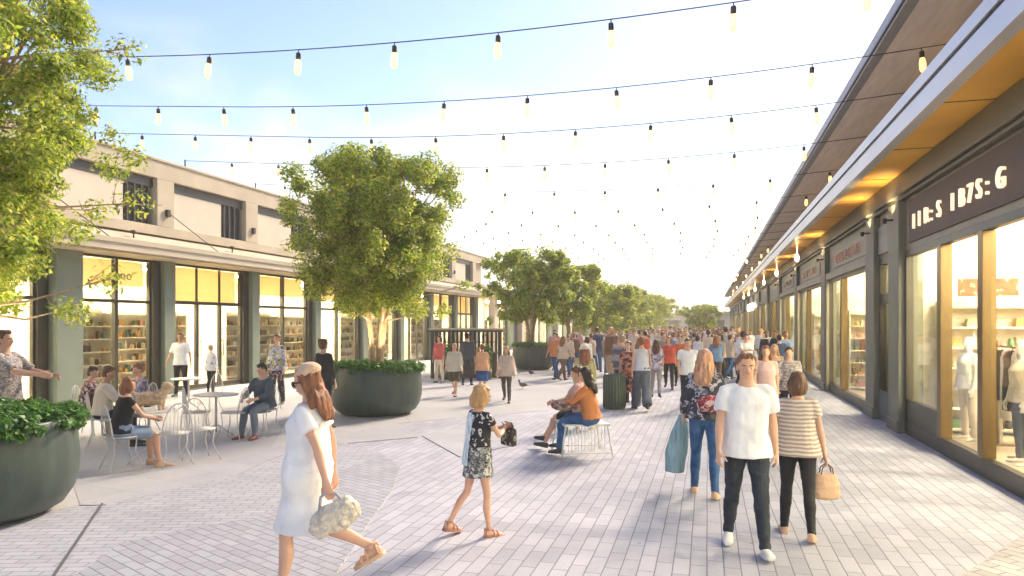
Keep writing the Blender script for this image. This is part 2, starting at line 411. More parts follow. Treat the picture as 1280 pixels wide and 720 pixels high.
        if detail:
            e = MB()
            for sd in (-1, 1):
                e.ell((sd * .031, .073, .108), (.012, .0095, .0048), H, 10, 8, mi=1)
                e.ell((sd * .031, .0800, .108), (.0058, .0035, .0050), H, 8, 6, mi=2)
                e.tube([H @ Vector((sd * .014, .094, .126)), H @ Vector((sd * .032, .0925, .132)), H @ Vector((sd * .050, .077, .126))], [.003, .004, .002], n=6, mi=2)
            e.ell((0, .084, .061), (.021, .007, .0036), H, 10, 6, mi=3); e.ell((0, .082, .055), (.017, .007, .0042), H, 10, 6, mi=3)
            s.fin(e); m.add(e.v, e.f); m.m[-len(e.f):] = e.m
        return m, [skin, EYEW, EYED, LIPM]
    def limb_foot(s, mb, FM, pad=0.0, sole=0.0):
        prof = [(-.055, .018, .020, -.055), (-.045, .028, .030, -.048), (-.01, .031, .038, -.042), (.04, .033, .034, -.047), (.08, .038, .025, -.054), (.12, .040, .020, -.060), (.155, .034, .016, -.064), (.178, .018, .011, -.067)]
        rs = []
        for y, rx, rz, zc in prof:
            rx += pad; rz2 = rz + pad; y2 = y + (pad * 1.2 if y > .1 else (-pad if y < -.03 else 0))
            ring = []
            for k in range(12):
                a = 2 * math.pi * k / 12
                ring.append(FM @ Vector((rx * math.cos(a), y2, max(-.08, zc + rz2 * math.sin(a)))))
            rs.append(ring)
        mb.rings(rs)
    # ---- clothes
    def cloth_top(s, sleeve=.55, hem=-.10, loose=.014, hemw=1.0, voxel=.01, wr=.006, neck=.475, flare=0, cuff=.012):
        mb = MB(); rs = []
        prof = s.torso_prof(); b = s.bulk
        def at(t):
            for (t0, a0, b0, y0), (t1, a1, b1, y1) in zip(prof, prof[1:]):
                if t0 <= t <= t1:
                    u = (t - t0) / (t1 - t0); return a0 + (a1 - a0) * u, b0 + (b1 - b0) * u, y0 + (y1 - y0) * u
            return prof[0][1] + .05, prof[0][2] + .03, 0
        ts = [neck, .455, .43, .39, .33, .27, .20, .14, .07, .01]
        ts = [t for t in ts if t > hem + .02]; ws = max(at(.07)[0], at(.3)[0] * .93)
        for t in ts:
            rx, ry, yo = at(t); 
            if t < .3: rx = max(rx, ws * .9, (.172 if not s.child else .14) if t < .03 else 0); ry = max(ry, .1)
            ex = .006 + loose * (.25 if t > .42 else .6 if t > .36 else 1.3 if t < .25 else 1)
            rs.append(s.tring(t, rx * b + ex + flare * max(0, .35 - t), ry * b + ex + flare * max(0, .35 - t), yo))
        if hem > -.13:
            rx, ry, yo = at(max(-.02, hem)); rs.append(s.tring(hem, (max(rx, ws, .188 if not s.child else .15) * b + loose * 1.4) * hemw + flare * (.35 - hem), (max(ry, .135 if not s.child else .115) * b + loose * 1.4) * hemw + flare * (.35 - hem), yo))
        mb.rings(rs[::-1])
        if sleeve > 0:
            k = .86 if s.fem else 1.0
            if s.child: k = .78
            for sd in (-1, 1):
                a = s.arms[sd]; A1, A2 = a['A1'], a['A2']; c = cuff
                seg = [(A1, .036, .022, .032, 0), (A1, .018, .046 * k + .003, .050 * k + .003, 0), (A1, -.06, .050 * k + c * .7, .054 * k + c * .7, 0)]
                if sleeve <= 1: seg.append((A1, -.28 * sleeve, .046 * k + c, .05 * k + c, 0))
                else:
                    seg += [(A1, -.18, .044 * k + c, .048 * k + c, 0), (A1, -.27, .040 * k + c, .042 * k + c, 0), (A2, -.02, .040 * k + c, .042 * k + c, 0), (A2, -.12, .036 * k + c, .038 * k + c, 0), (A2, -.25 * (sleeve - 1), .028 * k + c, .032 * k + c, 0)]
                s.limb(mb, seg)
                mb.tube([s.M1 @ Vector((sd * .07, -.003, .248)), a['A1'] @ Vector((0, 0, 0))], [(.05, .045), (.046 * k + .006,) * 2], n=12, side=(0, 1, 0))
        s.fin(mb); return fuse(mb, voxel, wr, 7, 3 if voxel < .012 else 1, seed=random.random() * 50, zstretch=.8)
    def cloth_skirt(s, top=.16, hemz=-.45, w=.20, d=.16, voxel=.01, wr=.007, loose=.016):
        """from the waist to hemz (metres below the pelvis), hanging round both legs"""
        rs = [s.tring(top, .128 + loose, .098 + loose, 0), s.tring(.06, s.hw + loose, .118 + loose, -.004), s.tring(-.03, s.hw + loose * 1.3, .125 + loose, -.006)]
        def legat(sd, z):
            l = s.legs[sd]; a, b = (l['hip'], l['knee']) if z > l['knee'].z else (l['knee'], l['ankle'])
            u = (a.z - z) / max(.05, a.z - b.z); u = min(1, max(0, u)); return a + (b - a) * u
        for i in (1, 2, 3):
            z = -.03 + (hemz + .03) * i / 3
            pl, pr = legat(-1, z), legat(1, z); c = (pl + pr) / 2; sy = abs(pl.y - pr.y) / 2
            lim = .10 + .06 * i
            rx = s.hw + (w - s.hw) * i / 3; ry = .13 + (d - .13) * i / 3 + min(sy, lim) * .9
            ring = []
            for k in range(20):
                a = 2 * math.pi * k / 20; ring.append(Vector((c.x * .5 + rx * math.cos(a), c.y * .8 + ry * math.sin(a), z)))
            rs.append(ring)
        mb = MB(); mb.rings(rs[::-1]); s.fin(mb); return mb if voxel is None else fuse(mb, voxel, wr, 9, 2, seed=random.random() * 50, zstretch=.3)
    def cloth_legs(s, upto=1.0, loose=.012, wide=0.0, voxel=.01, wr=.005, top=.12):
        mb = MB(); b = s.bulk
        mb.rings([s.tring(-.11, .10, .085), s.tring(-.06, s.hw * .98 + loose, .115 + loose), s.tring(-.02, s.hw * b + loose, .118 * b + loose, -.008), s.tring(.05, s.hw * .97 * b + loose * .8, .113 * b + loose * .8, -.008), s.tring(top, .143 * b + loose * .3, .105 * b + loose * .3, 0)])
        for sd in (-1, 1):
            l = s.legs[sd]; L1, L2 = l['L1'], l['L2']; p = loose; w = wide
            seg = [(L1, .05, .08, .085, 0), (L1, -.02, .088 + p, .092 + p, -.004), (L1, -.15, .079 + p + w * .2, .083 + p + w * .2, 0)]
            if upto <= .5: seg.append((L1, -.43 * upto * 2, .07 + p * 1.5 + w * .4, .074 + p * 1.5 + w * .4, 0))
            else:
                seg += [(L1, -.30, .062 + p + w * .4, .066 + p + w * .4, 0), (L1, -.40, .053 + p + w * .5, .056 + p + w * .5, .004), (L2, -.04, .051 + p + w * .5, .055 + p + w * .5, .0), (L2, -.16, .050 + p + w * .7, .058 + p + w * .7, -.013), (L2, -.28, .040 + p + w * .85, .046 + p + w * .85, -.008), (L2, -.02 - .41 * upto, .034 + p + w, .042 + p + w, 0)]
            s.limb(mb, seg)
        s.fin(mb); return fuse(mb, voxel, wr, 9, 2, seed=random.random() * 50, zstretch=1.6)
    def cloth_lap(s, upto=.42, loose=.03, voxel=.012):
        mb = MB()
        mb.rings([s.tring(-.11, .12, .10), s.tring(-.06, s.hw + .03, .14), s.tring(-.02, s.hw + .03, .145, -.008), s.tring(.06, s.hw + .02, .13, -.008), s.tring(.16, .13 + .02, .10 + .02, 0)])
        rs = []
        for t in (.02, .3, .65, 1.0):
            a, b = [s.legs[q]['hip'].lerp(s.legs[q]['knee'], t * upto * 2) for q in (-1, 1)]
            c = (a + b) / 2; w = (b - a).length / 2 + .10; u = (s.legs[1]['knee'] - s.legs[1]['hip']).normalized(); n = Vector((1, 0, 0)).cross(u)
            rs.append([c + Vector((1, 0, 0)) * (w * math.cos(q)) + n * ((.105 - .012 * t) * math.sin(q)) for q in [2 * math.pi * k / 20 for k in range(20)]])
        mb.rings(rs); s.fin(mb); return fuse(mb, voxel, .006, 9, 2, seed=2.0)
    def shoe(s, sd, kind='shoe', voxel=.008):
        mb = MB(); FM = s.legs[sd]['F']
        s.limb_foot(mb, FM, .008)
        if kind == 'boot': s.limb(mb, [(s.legs[sd]['L2'], -.22, .052, .058, -.008), (s.legs[sd]['L2'], -.34, .044, .05, -.002), (s.legs[sd]['L2'], -.43, .042, .05, 0)])
        elif kind == 'shoe': mb.ell((0, -.02, -.03), (.040, .046, .036), FM)
        sol = [FM @ Vector((x, y, z)) for z in (-.088, -.066) for x, y in ((-.034, -.06), (.034, -.06), (.042, .05), (.046, .12), (.028, .19), (-.024, .19), (-.044, .12), (-.040, .05))]
        mb.add(sol, [tuple(range(8))[::-1], tuple(range(8, 16))] + [(i, (i + 1) % 8, 8 + (i + 1) % 8, 8 + i) for i in range(8)])
        s.fin(mb); return fuse(mb, voxel, smooth=1)
    def sandal(s, sd):
        mb = MB(); FM = s.legs[sd]['F']
        for z0, z1 in ((-.088, -.07),):
            sol = [FM @ Vector((x, y, z)) for z in (z0 - .014, z1) for x, y in ((-.038, -.065), (.038, -.065), (.042, .05), (.048, .12), (.030, .19), (-.026, .19), (-.046, .12), (-.040, .05))]
            mb.add(sol, [tuple(range(8))[::-1], tuple(range(8, 16))] + [(i, (i + 1) % 8, 8 + (i + 1) % 8, 8 + i) for i in range(8)])
        for y, zt, rx in ((.10, -.030, .046), (.05, -.008, .042)):
            mb.tube([FM @ Vector((rx * math.cos(a), y, -.075 + (zt + .08) * math.sin(a))) for a in [math.pi * i / 8 for i in range(9)]], .008, n=6)
        mb.tube([FM @ Vector((.040 * math.cos(a), -.01 + .045 * math.sin(a), .012)) for a in [2 * math.pi * i / 12 for i in range(13)]], .009, n=6, cap=False)
        mb.tube([FM @ Vector((.036 * math.cos(a), -.045, -.075 + .09 * math.sin(a))) for a in [math.pi * i / 8 for i in range(9)]], .007, n=6)
        s.fin(mb); return mb
    def hair(s, kind='short', voxel=.01):
        mb = MB(); q = 1.12 if s.child else 1.0
        H = s.MH @ Matrix.Diagonal((q, q, q, 1))
        mb.ell((0, -.022, .150), (.083, .093, .088), H, 16, 12)
        mb.ell((0, -.040, .115), (.080, .072, .085), H, 16, 12)
        if kind == 'short':
            mb.ell((0, .03, .202), (.058, .05, .030), H)
        elif kind == 'bob':
            mb.ell((0, .015, .195), (.066, .06, .034), H)
            mb.ell((0, -.045, .075), (.094, .068, .09), H, 16, 12)
            for sd in (-1, 1): mb.ell((sd * .075, .0, .085), (.022, .045, .085), H)
            mb.ell((0, -.05, .02), (.085, .05, .05), H)
        elif kind in ('long', 'verylong'):
            mb.ell((0, .012, .195), (.064, .06, .034), H)
            d = -.34 if kind == 'verylong' else -.20
            mb.tube([H @ Vector((0, -.035, .14)), H @ Vector((0, -.062, .04)), H @ Vector((0, -.085, -.06)), H @ Vector((0, -.095, d * .7)), H @ Vector((0, -.095, d))], [(.084, .06), (.094, .052), (.112, .045), (.102, .036), (.062, .018)], n=14, side=(1, 0, 0))
            for sd in (-1, 1):
                mb.tube([H @ Vector((sd * .062, .01, .16)), H @ Vector((sd * .080, -.002, .08)), H @ Vector((sd * .088, -.02, -.02)), H @ Vector((sd * .10, -.03, -.10))], [.02, .024, .026, .014], n=8)
        elif kind == 'bun':
            mb.ell((0, .02, .20), (.06, .055, .03), H); mb.ell((0, -.10, .20), (.042, .042, .04), H)
        elif kind == 'pony':
            mb.ell((0, .02, .20), (.06, .055, .03), H)
            mb.tube([H @ Vector((0, -.09, .17)), H @ Vector((0, -.145, .12)), H @ Vector((0, -.145, .02)), H @ Vector((0, -.12, -.10))], [.025, .034, .034, .012], n=8)
        s.fin(mb); return fuse(mb, voxel, .013, 30, 1, seed=random.random() * 9, zstretch=.22)
    def hat(s, brim=.0):
        H = s.MH; mb = MB()
        mb.ell((0, -.012, .172), (.094, .112, .078), H, 18, 12)
        if brim: mb.rings([[H @ Vector((r * math.cos(2 * math.pi * k / 20), -.01 + r * 1.1 * math.sin(2 * math.pi * k / 20), z)) for k in range(20)] for r, z in ((.085, .155), (.085 + brim, .135), (.086 + brim, .142), (.088, .172))])
        s.fin(mb); return mb

def person(label, group, at_, rz, fig, voxel, parts, skin=None, fingers=True, shadow=None, detail=True):
    """parts: list of (name, meshbuilder, material)"""
    m, mats = fig.body(voxel, fingers, skin or SKIN, detail=detail)
    o = m.build('person', mats, None, True); o.location = at_; o.rotation_euler = (0, 0, R(rz))
    tag(o, label, 'person', group)
    for nm, pm, mt in parts:
        ch = pm.build(nm, mt, o, True)
    return o

WHITE = cloth('cotton_white', (.80, .80, .79)); BLACK = cloth('cotton_black', (.028, .028, .032)); CREAM = cloth('cotton_cream', (.66, .58, .45))
EXPO = 1.58; LAMP_S = 74.0; UPL = 60; SUNE = 2.7; SKYS = .092; HAZE = .0018
cam_d = bpy.data.cameras.new('camera'); cam = bpy.data.objects.new('camera', cam_d); C.objects.link(cam)
cam.location = (0, 0, EYE); cam.rotation_euler = (R(90), 0, TH)
cam_d.sensor_width = 36; cam_d.lens = F / 1280 * 36; cam_d.shift_y = (HOR - 360) / 1280; cam_d.clip_end = 3000; cam_d.clip_start = .05
sc.camera = cam
# ------------------------------------------------------------------ sky, sun
SUN_EL, SUN_AZ = 35.0, 21.0        # azimuth from the street's direction towards the right
w = bpy.data.worlds.new('World'); sc.world = w; w.use_nodes = True
nt = w.node_tree; N = nt.nodes; L = nt.links; bg = N['Background']
sky = N.new('ShaderNodeTexSky'); sky.sky_type = 'NISHITA'; sky.sun_disc = False
sky.sun_elevation = R(SUN_EL); sky.sun_rotation = R(SUN_AZ); sky.altitude = 50; sky.air_density = 1.0; sky.dust_density = .4; sky.ozone_density = 2.0
tc = N.new('ShaderNodeTexCoord'); mp = N.new('ShaderNodeMapping'); mp.inputs['Scale'].default_value = (1.3, 1.3, 3.2)
mp.inputs['Location'].default_value = (.35, .1, .25)
L.new(tc.outputs['Generated'], mp.inputs[0])
nz = N.new('ShaderNodeTexNoise'); nz.inputs['Scale'].default_value = 1.9; nz.inputs['Detail'].default_value = 7; nz.inputs['Roughness'].default_value = .5; nz.inputs['Distortion'].default_value = .35
L.new(mp.outputs[0], nz.inputs['Vector'])
sx = N.new('ShaderNodeSeparateXYZ'); L.new(tc.outputs['Generated'], sx.inputs[0])
hz = N.new('ShaderNodeMapRange'); hz.inputs[1].default_value = .02; hz.inputs[2].default_value = .36; hz.inputs[3].default_value = .46; hz.inputs[4].default_value = .0
L.new(sx.outputs['Z'], hz.inputs[0])
ad = N.new('ShaderNodeMath'); ad.operation = 'ADD'; L.new(nz.outputs['Fac'], ad.inputs[0]); L.new(hz.outputs[0], ad.inputs[1])
cl = N.new('ShaderNodeMapRange'); cl.interpolation_type = 'SMOOTHSTEP'; cl.inputs[1].default_value = .56; cl.inputs[2].default_value = .96; cl.inputs[4].default_value = .8
L.new(ad.outputs[0], cl.inputs[0])
mx = N.new('ShaderNodeMixRGB'); L.new(cl.outputs[0], mx.inputs[0]); 
tn = N.new('ShaderNodeMixRGB'); tn.blend_type = 'MULTIPLY'; tn.inputs[0].default_value = 1; tn.inputs[2].default_value = (1.02, .92, .97, 1); L.new(sky.outputs[0], tn.inputs[1])
L.new(tn.outputs[0], mx.inputs[1]); mx.inputs[2].default_value = (7.3, 6.4, 4.9, 1)
L.new(mx.outputs[0], bg.inputs[0]); bg.inputs[1].default_value = SKYS
s = bpy.data.lights.new('sun', 'SUN'); s.energy = SUNE; s.angle = R(14); s.color = (1, .83, .62)
so = bpy.data.objects.new('sun', s); C.objects.link(so)
d = Vector((math.sin(R(SUN_AZ)) * math.cos(R(SUN_EL)), math.cos(R(SUN_AZ)) * math.cos(R(SUN_EL)), math.sin(R(SUN_EL))))
so.rotation_euler = d.to_track_quat('Z', 'Y').to_euler(); so.location = (20, 20, 30)
vs = sc.view_settings; vs.view_transform = 'Standard'; vs.look = 'None'; vs.exposure = EXPO; vs.gamma = 1
sc.cycles.use_denoising = True; sc.cycles.max_bounces = 7; sc.cycles.transparent_max_bounces = 16; sc.cycles.sample_clamp_indirect = 6
sc.cycles.diffuse_bounces = 4; sc.cycles.glossy_bounces = 3

# ------------------------------------------------------------------ ground
def sheet(name, pts, z, m, kind='structure'):
    """a paved area: closed slab whose top lies at z"""
    n = len(pts); b = MB(); b.add([(p[0], p[1], -.02) for p in pts] + [(p[0], p[1], z) for p in pts], [tuple(range(n)), tuple(range(n, 2 * n))] + [(i, (i + 1) % n, n + (i + 1) % n, n + i) for i in range(n)])
    o = b.build(name, m, None, normals=True)
    return tag(o, kind=kind)
PAVE = paving('paver_lilac', (.33, .33, .385), (.42, .415, .475), (.15, .15, .18), .40, .132, R(90), mortar=.0055, offset=.37, scalevar=.5)
SLAB = paving('slab_pale', (.37, .36, .365), (.41, .40, .40), (.30, .29, .29), 2.4, 1.2, R(62), mortar=.006, offset=.5, scalevar=.3, bump=.15)
SLABD = paving('slab_grey', (.34, .34, .365), (.38, .38, .405), (.22, .22, .23), 1.2, .6, R(12), mortar=.004, bump=.2)
BRICK2 = paving('brick_fine', (.33, .335, .375), (.40, .405, .445), (.17, .17, .19), .24, .10, R(-18), mortar=.006)
BRICK3 = paving('brick_dark', (.295, .30, .345), (.36, .365, .41), (.15, .15, .17), .24, .10, R(25), mortar=.006)
BRICK4 = paving('brick_right', (.30, .28, .30), (.40, .375, .385), (.12, .11, .12), .24, .12, R(50), mortar=.006)
b = MB(); b.add([(-380, -80, 0), (380, -80, 0), (380, 600, 0), (-380, 600, 0)], [(0, 1, 2, 3)]); tag(b.build('ground', PAVE), kind='structure')
def gp_(pts): return [G(x, y) for x, y in pts]
bound = [(125, 632), (210, 622), (260, 610), (300, 592), (345, 572), (420, 549), (500, 529), (600, 520), (700, 512), (780, 500), (822, 478), (842, 455), (858, 438), (868, 430)]
sheet('plaza', gp_([(-900, 720), (-300, 690), (0, 652), (100, 632)] + bound) + [Vector((-2.5, 120)), Vector((-15.0, 120)), Vector((-15.0, 2))], .004, SLAB)
strip = gp_([(90, 600), (200, 590), (280, 578), (345, 560), (430, 536), (420, 549), (345, 572), (300, 592), (260, 610), (210, 622), (125, 632), (100, 632)])
sheet('path', strip, .008, SLABD)
sheet('path', gp_([(430, 536), (500, 530), (522, 547), (420, 556), (400, 549)]), .012, SLABD)
sheet('path', gp_([(527, 545), (592, 528), (640, 536), (650, 555), (575, 572)]), .012, SLABD)
sheet('path', gp_([(105, 716), (60, 740), (-80, 900), (100, 1300), (290, 980), (395, 760), (455, 665), (492, 610), (500, 585), (480, 570), (400, 600), (330, 648), (240, 663), (150, 682)]), .024, BRICK3)
sheet('path', gp_([(130, 633), (300, 594), (420, 551), (480, 570), (400, 600), (330, 648), (240, 663), (150, 682), (105, 716), (68, 735), (60, 722)]), .016, BRICK2)
sheet('path', gp_([(66, 722), (124, 634), (-200, 668), (-700, 760), (-300, 1200), (-20, 860)]), .020, BRICK2)
b = MB()
js = gp_([(128, 632), (98, 678), (66, 726), (30, 790)])
for a, c in zip(js, js[1:]):
    d_ = (c - a).normalized(); n_ = Vector((-d_.y, d_.x, 0)) * .012
    b.add([(*(a + n_).xy, .0285), (*(a - n_).xy, .0285), (*(c - n_).xy, .0285), (*(c + n_).xy, .0285)], [(0, 1, 2, 3)])
tag(b.build('path_joint', mat('joint', (.09, .09, .10), .9)), kind='structure')
sheet('path', gp_([(1200, 722), (1290, 662), (1500, 800), (1250, 900)]), .008, BRICK4)

# ------------------------------------------------------------------ materials of the buildings
SAGE = mat('paint_sage', (.165, .165, .125), .55, var=.10, scale=2, bump=.08, bscale=60)
SAGE_L = mat('paint_sage_light', (.185, .22, .165), .6, var=.08, scale=1.5, bump=.08, bscale=60)
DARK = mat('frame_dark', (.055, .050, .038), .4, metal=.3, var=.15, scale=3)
BRONZE = mat('bronze', (.17, .12, .055), .34, metal=.7, var=.25, scale=2, stretch=(1, 1, .4))
STONE = mat('stone_beige', (.52, .44, .31), .8, var=.10, scale=1.2, bump=.15, bscale=30)
CREAMW = mat('render_cream', (.68, .59, .45), .85, var=.06, scale=1.0, bump=.1, bscale=30)
CANOPY = mat('canopy_stone', (.56, .47, .34), .7, var=.10, scale=1.0, bump=.08, bscale=20)
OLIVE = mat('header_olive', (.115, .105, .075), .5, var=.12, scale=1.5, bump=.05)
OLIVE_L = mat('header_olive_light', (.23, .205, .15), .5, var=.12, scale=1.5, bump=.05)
BRASS = mat('brass_panel', (.92, .42, .075), .42, metal=.35, var=.35, scale=.35, stretch=(1, 1, 1))
ALU = mat('fascia_alu', (.52, .52, .53), .35, metal=.35, var=.06, scale=1)
WOODS = mat('soffit_wood', (.86, .72, .58), .6, var=.10, scale=3, stretch=(4, .5, 1), bump=.15)
GUT = mat('gutter_dark', (.05, .05, .06), .4, metal=.5)
SHOPW = mat('shop_wall', (.80, .75, .62), .8, var=.05, scale=1)
SHOPF = mat('shop_floor', (.55, .45, .32), .35, var=.1, scale=2)
LAMP = emis('shop_lamp', (1, .86, .60), LAMP_S)
SHELF = mat('shelf_white', (.70, .63, .50), .6, var=.05)
def part(name, mats, parent, *boxes, bevel=0):
    b = MB()
    for x in boxes: b.box(*x)
    return b.build(name, mats, parent, bevel=bevel)

# ------------------------------------------------------------------ the left building
LX = -14.7; Y0 = 12.7; BAY = 3.95; NB = 9
KIND = ['win', 'door', 'win', 'bare', 'win', 'door', 'win', 'door2', 'win']
A = thing('retail_building', 'two storey beige retail building with sage pilasters and lit shop windows on the left', 'building', (LX, Y0, 0))
def lp(name, m, *boxes, bevel=0, parent=None):
    b = MB()
    for x0, x1, y0, y1, z0, z1 in boxes: b.box(x0 - LX, x1 - LX, y0 - Y0, y1 - Y0, z0, z1)
    return b.build(name, m, parent or A, bevel=bevel)
ya, yb = Y0 - 3 * BAY, Y0 + 8.6 * BAY
lp('floor', SHOPF, (-21, LX, ya, yb, 0.0, .05))
lp('wall', SHOPW, (-21.2, -21, ya, yb, 0, 3.9), (-21, LX, ya - .2, ya, 0, 3.75), (-21, LX - .02, yb, yb + .2, 0, 3.75))
lp('ceiling', SHOPW, (-21.2, LX + .02, ya - .2, yb + .2, 3.76, 3.90))
# canopy: a sloping roof with a stone edge
b = MB(); b.prism([(-.2, 3.905), (1.0, 3.72), (1.08, 3.72), (1.08, 3.98), (.95, 4.0), (-.2, 4.42)], ya - .3 - Y0, yb + .3 - Y0)
b.build('canopy', CANOPY, A, bevel=.01)
lp('canopy_trim', STONE, (LX + 1.083, LX + 1.12, ya - .3, yb + .3, 3.90, 4.02), (LX - .02, LX + .98, ya - .25, yb + .25, 3.685, 3.715))
# upper storey
lp('wall', STONE, (-21.2, LX - .22, ya - .2, yb + .2, 3.905, 6.3))
lp('parapet', STONE, (LX - .60, LX + .02, ya - .25, yb + .25, 5.98, 6.46), (LX - .60, LX + .06, ya - .25, yb + .25, 6.46, 6.53), bevel=.01)
lp('sill', STONE, (LX - .215, LX + .05, ya - .2, yb + .2, 4.40, 4.66), bevel=.01)
PAL_L = ['teal', 'amber', 'white']
bm_ = mat('blind_amber', (.74, .62, .40), .8, var=.08, stretch=(1, 1, 8)); n_ = bm_.node_tree.nodes; tl_ = n_.new('ShaderNodeBsdfTranslucent'); tl_.inputs[0].default_value = (.85, .72, .48, 1)
mx_ = n_.new('ShaderNodeMixShader'); mx_.inputs[0].default_value = .6; bm_.node_tree.links.new(n_['Principled BSDF'].outputs[0], mx_.inputs[1]); bm_.node_tree.links.new(tl_.outputs[0], mx_.inputs[2]); bm_.node_tree.links.new(mx_.outputs[0], n_['Material Output'].inputs[0])
bays = []
for k in range(-3, NB):
    y = Y0 + k * BAY
    if y > yb: break
    # pilaster y..y+.7 with a dark strip painted as the shade on its near side
    py_, pw_, po_ = (y + .45, .72, .34) if k == 0 else (y, .40, .26)
    lp('pilaster', SAGE_L, (LX - .02, LX + po_, py_, py_ + pw_, 0, 3.68), (LX - .03, LX + po_ + .03, py_ - .02, py_ + pw_ + .02, 0, .16), bevel=.012)
    lp('side_shade', DARK, (LX - .10, LX + .12, py_ - .30, py_ - .024, 0, 3.68))
    lp('column', STONE, (LX - .21, LX + .04, y - .05, y + .60, 4.665, 5.975), bevel=.01)
    if k < NB - 1:
        y1 = py_ + pw_; y2 = y + BAY - .30 + (.45 if k == -1 else 0)
        bays.append((k, y1, y2))
        ym = y + BAY - 1.10
        # cream panel recessed, dark louvre on its far side
        lp('panel', CREAMW, (LX - .215, LX - .12, y + .60, ym, 4.665, 5.72))
        lp('lintel_shade_strip', DARK, (LX - .215, LX - .10, y + .605, y + BAY - .055, 5.725, 5.972))  # solid dark strip painted in as the shade under the parapet
        bl = MB()
        for q in range(4): bl.box(-.178, -.10, ym + .12 + q * .25 - Y0, ym + .16 + q * .25 - Y0, 4.67, 5.72)
        bl.box(-.212, -.18, ym + .01 - Y0, ym + 1.02 - Y0, 4.668, 5.722)
        bl.build('louvre', mat('louvre_grey', (.085, .08, .075), .8), A)
        lpn = MB(); lpn.box(.0, .12, y + .25 - Y0, y + .37 - Y0, 4.95, 5.15); lpn.build('wall_lamp', DARK, A)
        kd = KIND[k] if 0 <= k < len(KIND) else 'win'
        fr = MB()
        def fb(ya_, yb_, za, zb, d=.05): fr.box(-d, d, ya_ - Y0, yb_ - Y0, za, zb)
        fb(y1, y1 + .06, .1, 3.68); fb(y2 - .06, y2, .1, 3.68); fb(y1 + .062, y2 - .062, 3.62, 3.68); fb(y1 + .062, y2 - .062, .052, .16)
        nm = 'shop_window'
        if kd in ('win', 'bare'):
            ms = [y1 + (y2 - y1) * .52] if k % 2 == 0 else [y1 + (y2 - y1) * .5]
            for m_ in ms: fb(m_ - .05, m_ + .05, .162, 3.618, .06)
            fb(y1 + .062, ms[0] - .052, 2.50, 2.58); fb(ms[0] + .052, y2 - .062, 2.50, 2.58)
        else:
            nm = 'door_front'
            ds = [y1 + (y2 - y1) * u for u in (.36, .68)]
            fb(y1 + .062, y2 - .062, 2.52, 2.62, .06)
            for m_ in ds: fb(m_ - .055, m_ + .055, .162, 2.518, .045)
            for u in (.36, .68): fb(y1 + (y2 - y1) * u - .02, y1 + (y2 - y1) * u + .02, 2.622, 3.618, .03)
        fo = fr.build(nm, DARK, A)
        pane = MB(); pane.box(-.006, .006, y1 + .05 - Y0, y2 - .05 - Y0, .15, 3.64); pane.build('pane', GLASS, fo)
        if nm == 'door_front':
            for m_ in ds: hb = MB(); hb.tube([(.09, m_ + .09 - Y0, .95), (.09, m_ + .09 - Y0, 1.5)], .014, n=8); hb.box(.03, .1, m_ + .08 - Y0, m_ + .10 - Y0, 1.0, 1.03); hb.box(.03, .1, m_ + .08 - Y0, m_ + .10 - Y0, 1.42, 1.45); hb.build('handle', BRONZE, fo)
        # roller blind behind the upper lights
        lp('blind', mat('blind_amber', (.74, .60, .36), .8, var=.08, stretch=(1, 1, 8)), (LX - .16, LX - .15, y1 + .06, y2 - .06, 2.62 if nm == 'door_front' else 2.95, 3.60))
        cb = MB()
        for q in (-.8, .8): cb.box(-3.6, -1.7, (y1 + y2) / 2 + q - .12 - Y0, (y1 + y2) / 2 + q + .12 - Y0, 3.70, 3.755)
        cb.build('ceiling_light', LAMP, A)
# tie rods and small lamps over the canopy
for k in (0, 1, 4, 5):
    y = Y0 + k * BAY + .3
    b = MB(); b.tube([(.05, y - Y0, 5.1), (.98, y + 1.0 - Y0, 4.03)], .012, n=6); b.build('tie_rod', DARK, A)
    b = MB(); b.ell((.55, y + 2.2 - Y0, 4.30), (.08, .10, .05)); b.tube([(.55, y + 2.2 - Y0, 4.15), (.55, y + 2.2 - Y0, 4.3)], .02); b.build('canopy_lamp', DARK, A, True)
# the sign in the first window
def text(body, size, m, M, parent=None, ext=.02, space=1.0, name='sign_letters'):
    cu = bpy.data.curves.new(name, 'FONT'); cu.body = body; cu.size = size; cu.extrude = ext; cu.space_character = space; cu.offset = 0
    o = bpy.data.objects.new(name, cu); C.objects.link(o)
    dg_ = bpy.context.evaluated_depsgraph_get(); me = bpy.data.meshes.new_from_object(o.evaluated_get(dg_)); bpy.data.objects.remove(o)
    me.materials.clear(); me.materials.append(m)
    o = bpy.data.objects.new(name, me); C.objects.link(o)
    if parent: o.parent = parent
    o.matrix_local = M
    return o
def letters(body, size, m, M, parent, ext, adv):
    for i, ch in enumerate(body):
        if ch != ' ': text(ch, size, m, M @ Matrix.Translation((i * adv, 0, 0)), parent, ext, 1.0, 'sign_letter')
MR = Matrix(((0, 0, -1, 0), (-1, 0, 0, 0), (0, 1, 0, 0), (0, 0, 0, 1)))   # reads on a wall that faces -X
ML = Matrix(((0, 0, 1, 0), (1, 0, 0, 0), (0, 1, 0, 0), (0, 0, 0, 1)))      # reads on a wall that faces +X
letters('ewno', .34, DARK, Matrix.Translation((-.10, 2.35, 3.12)) @ ML, A, .006, .20)

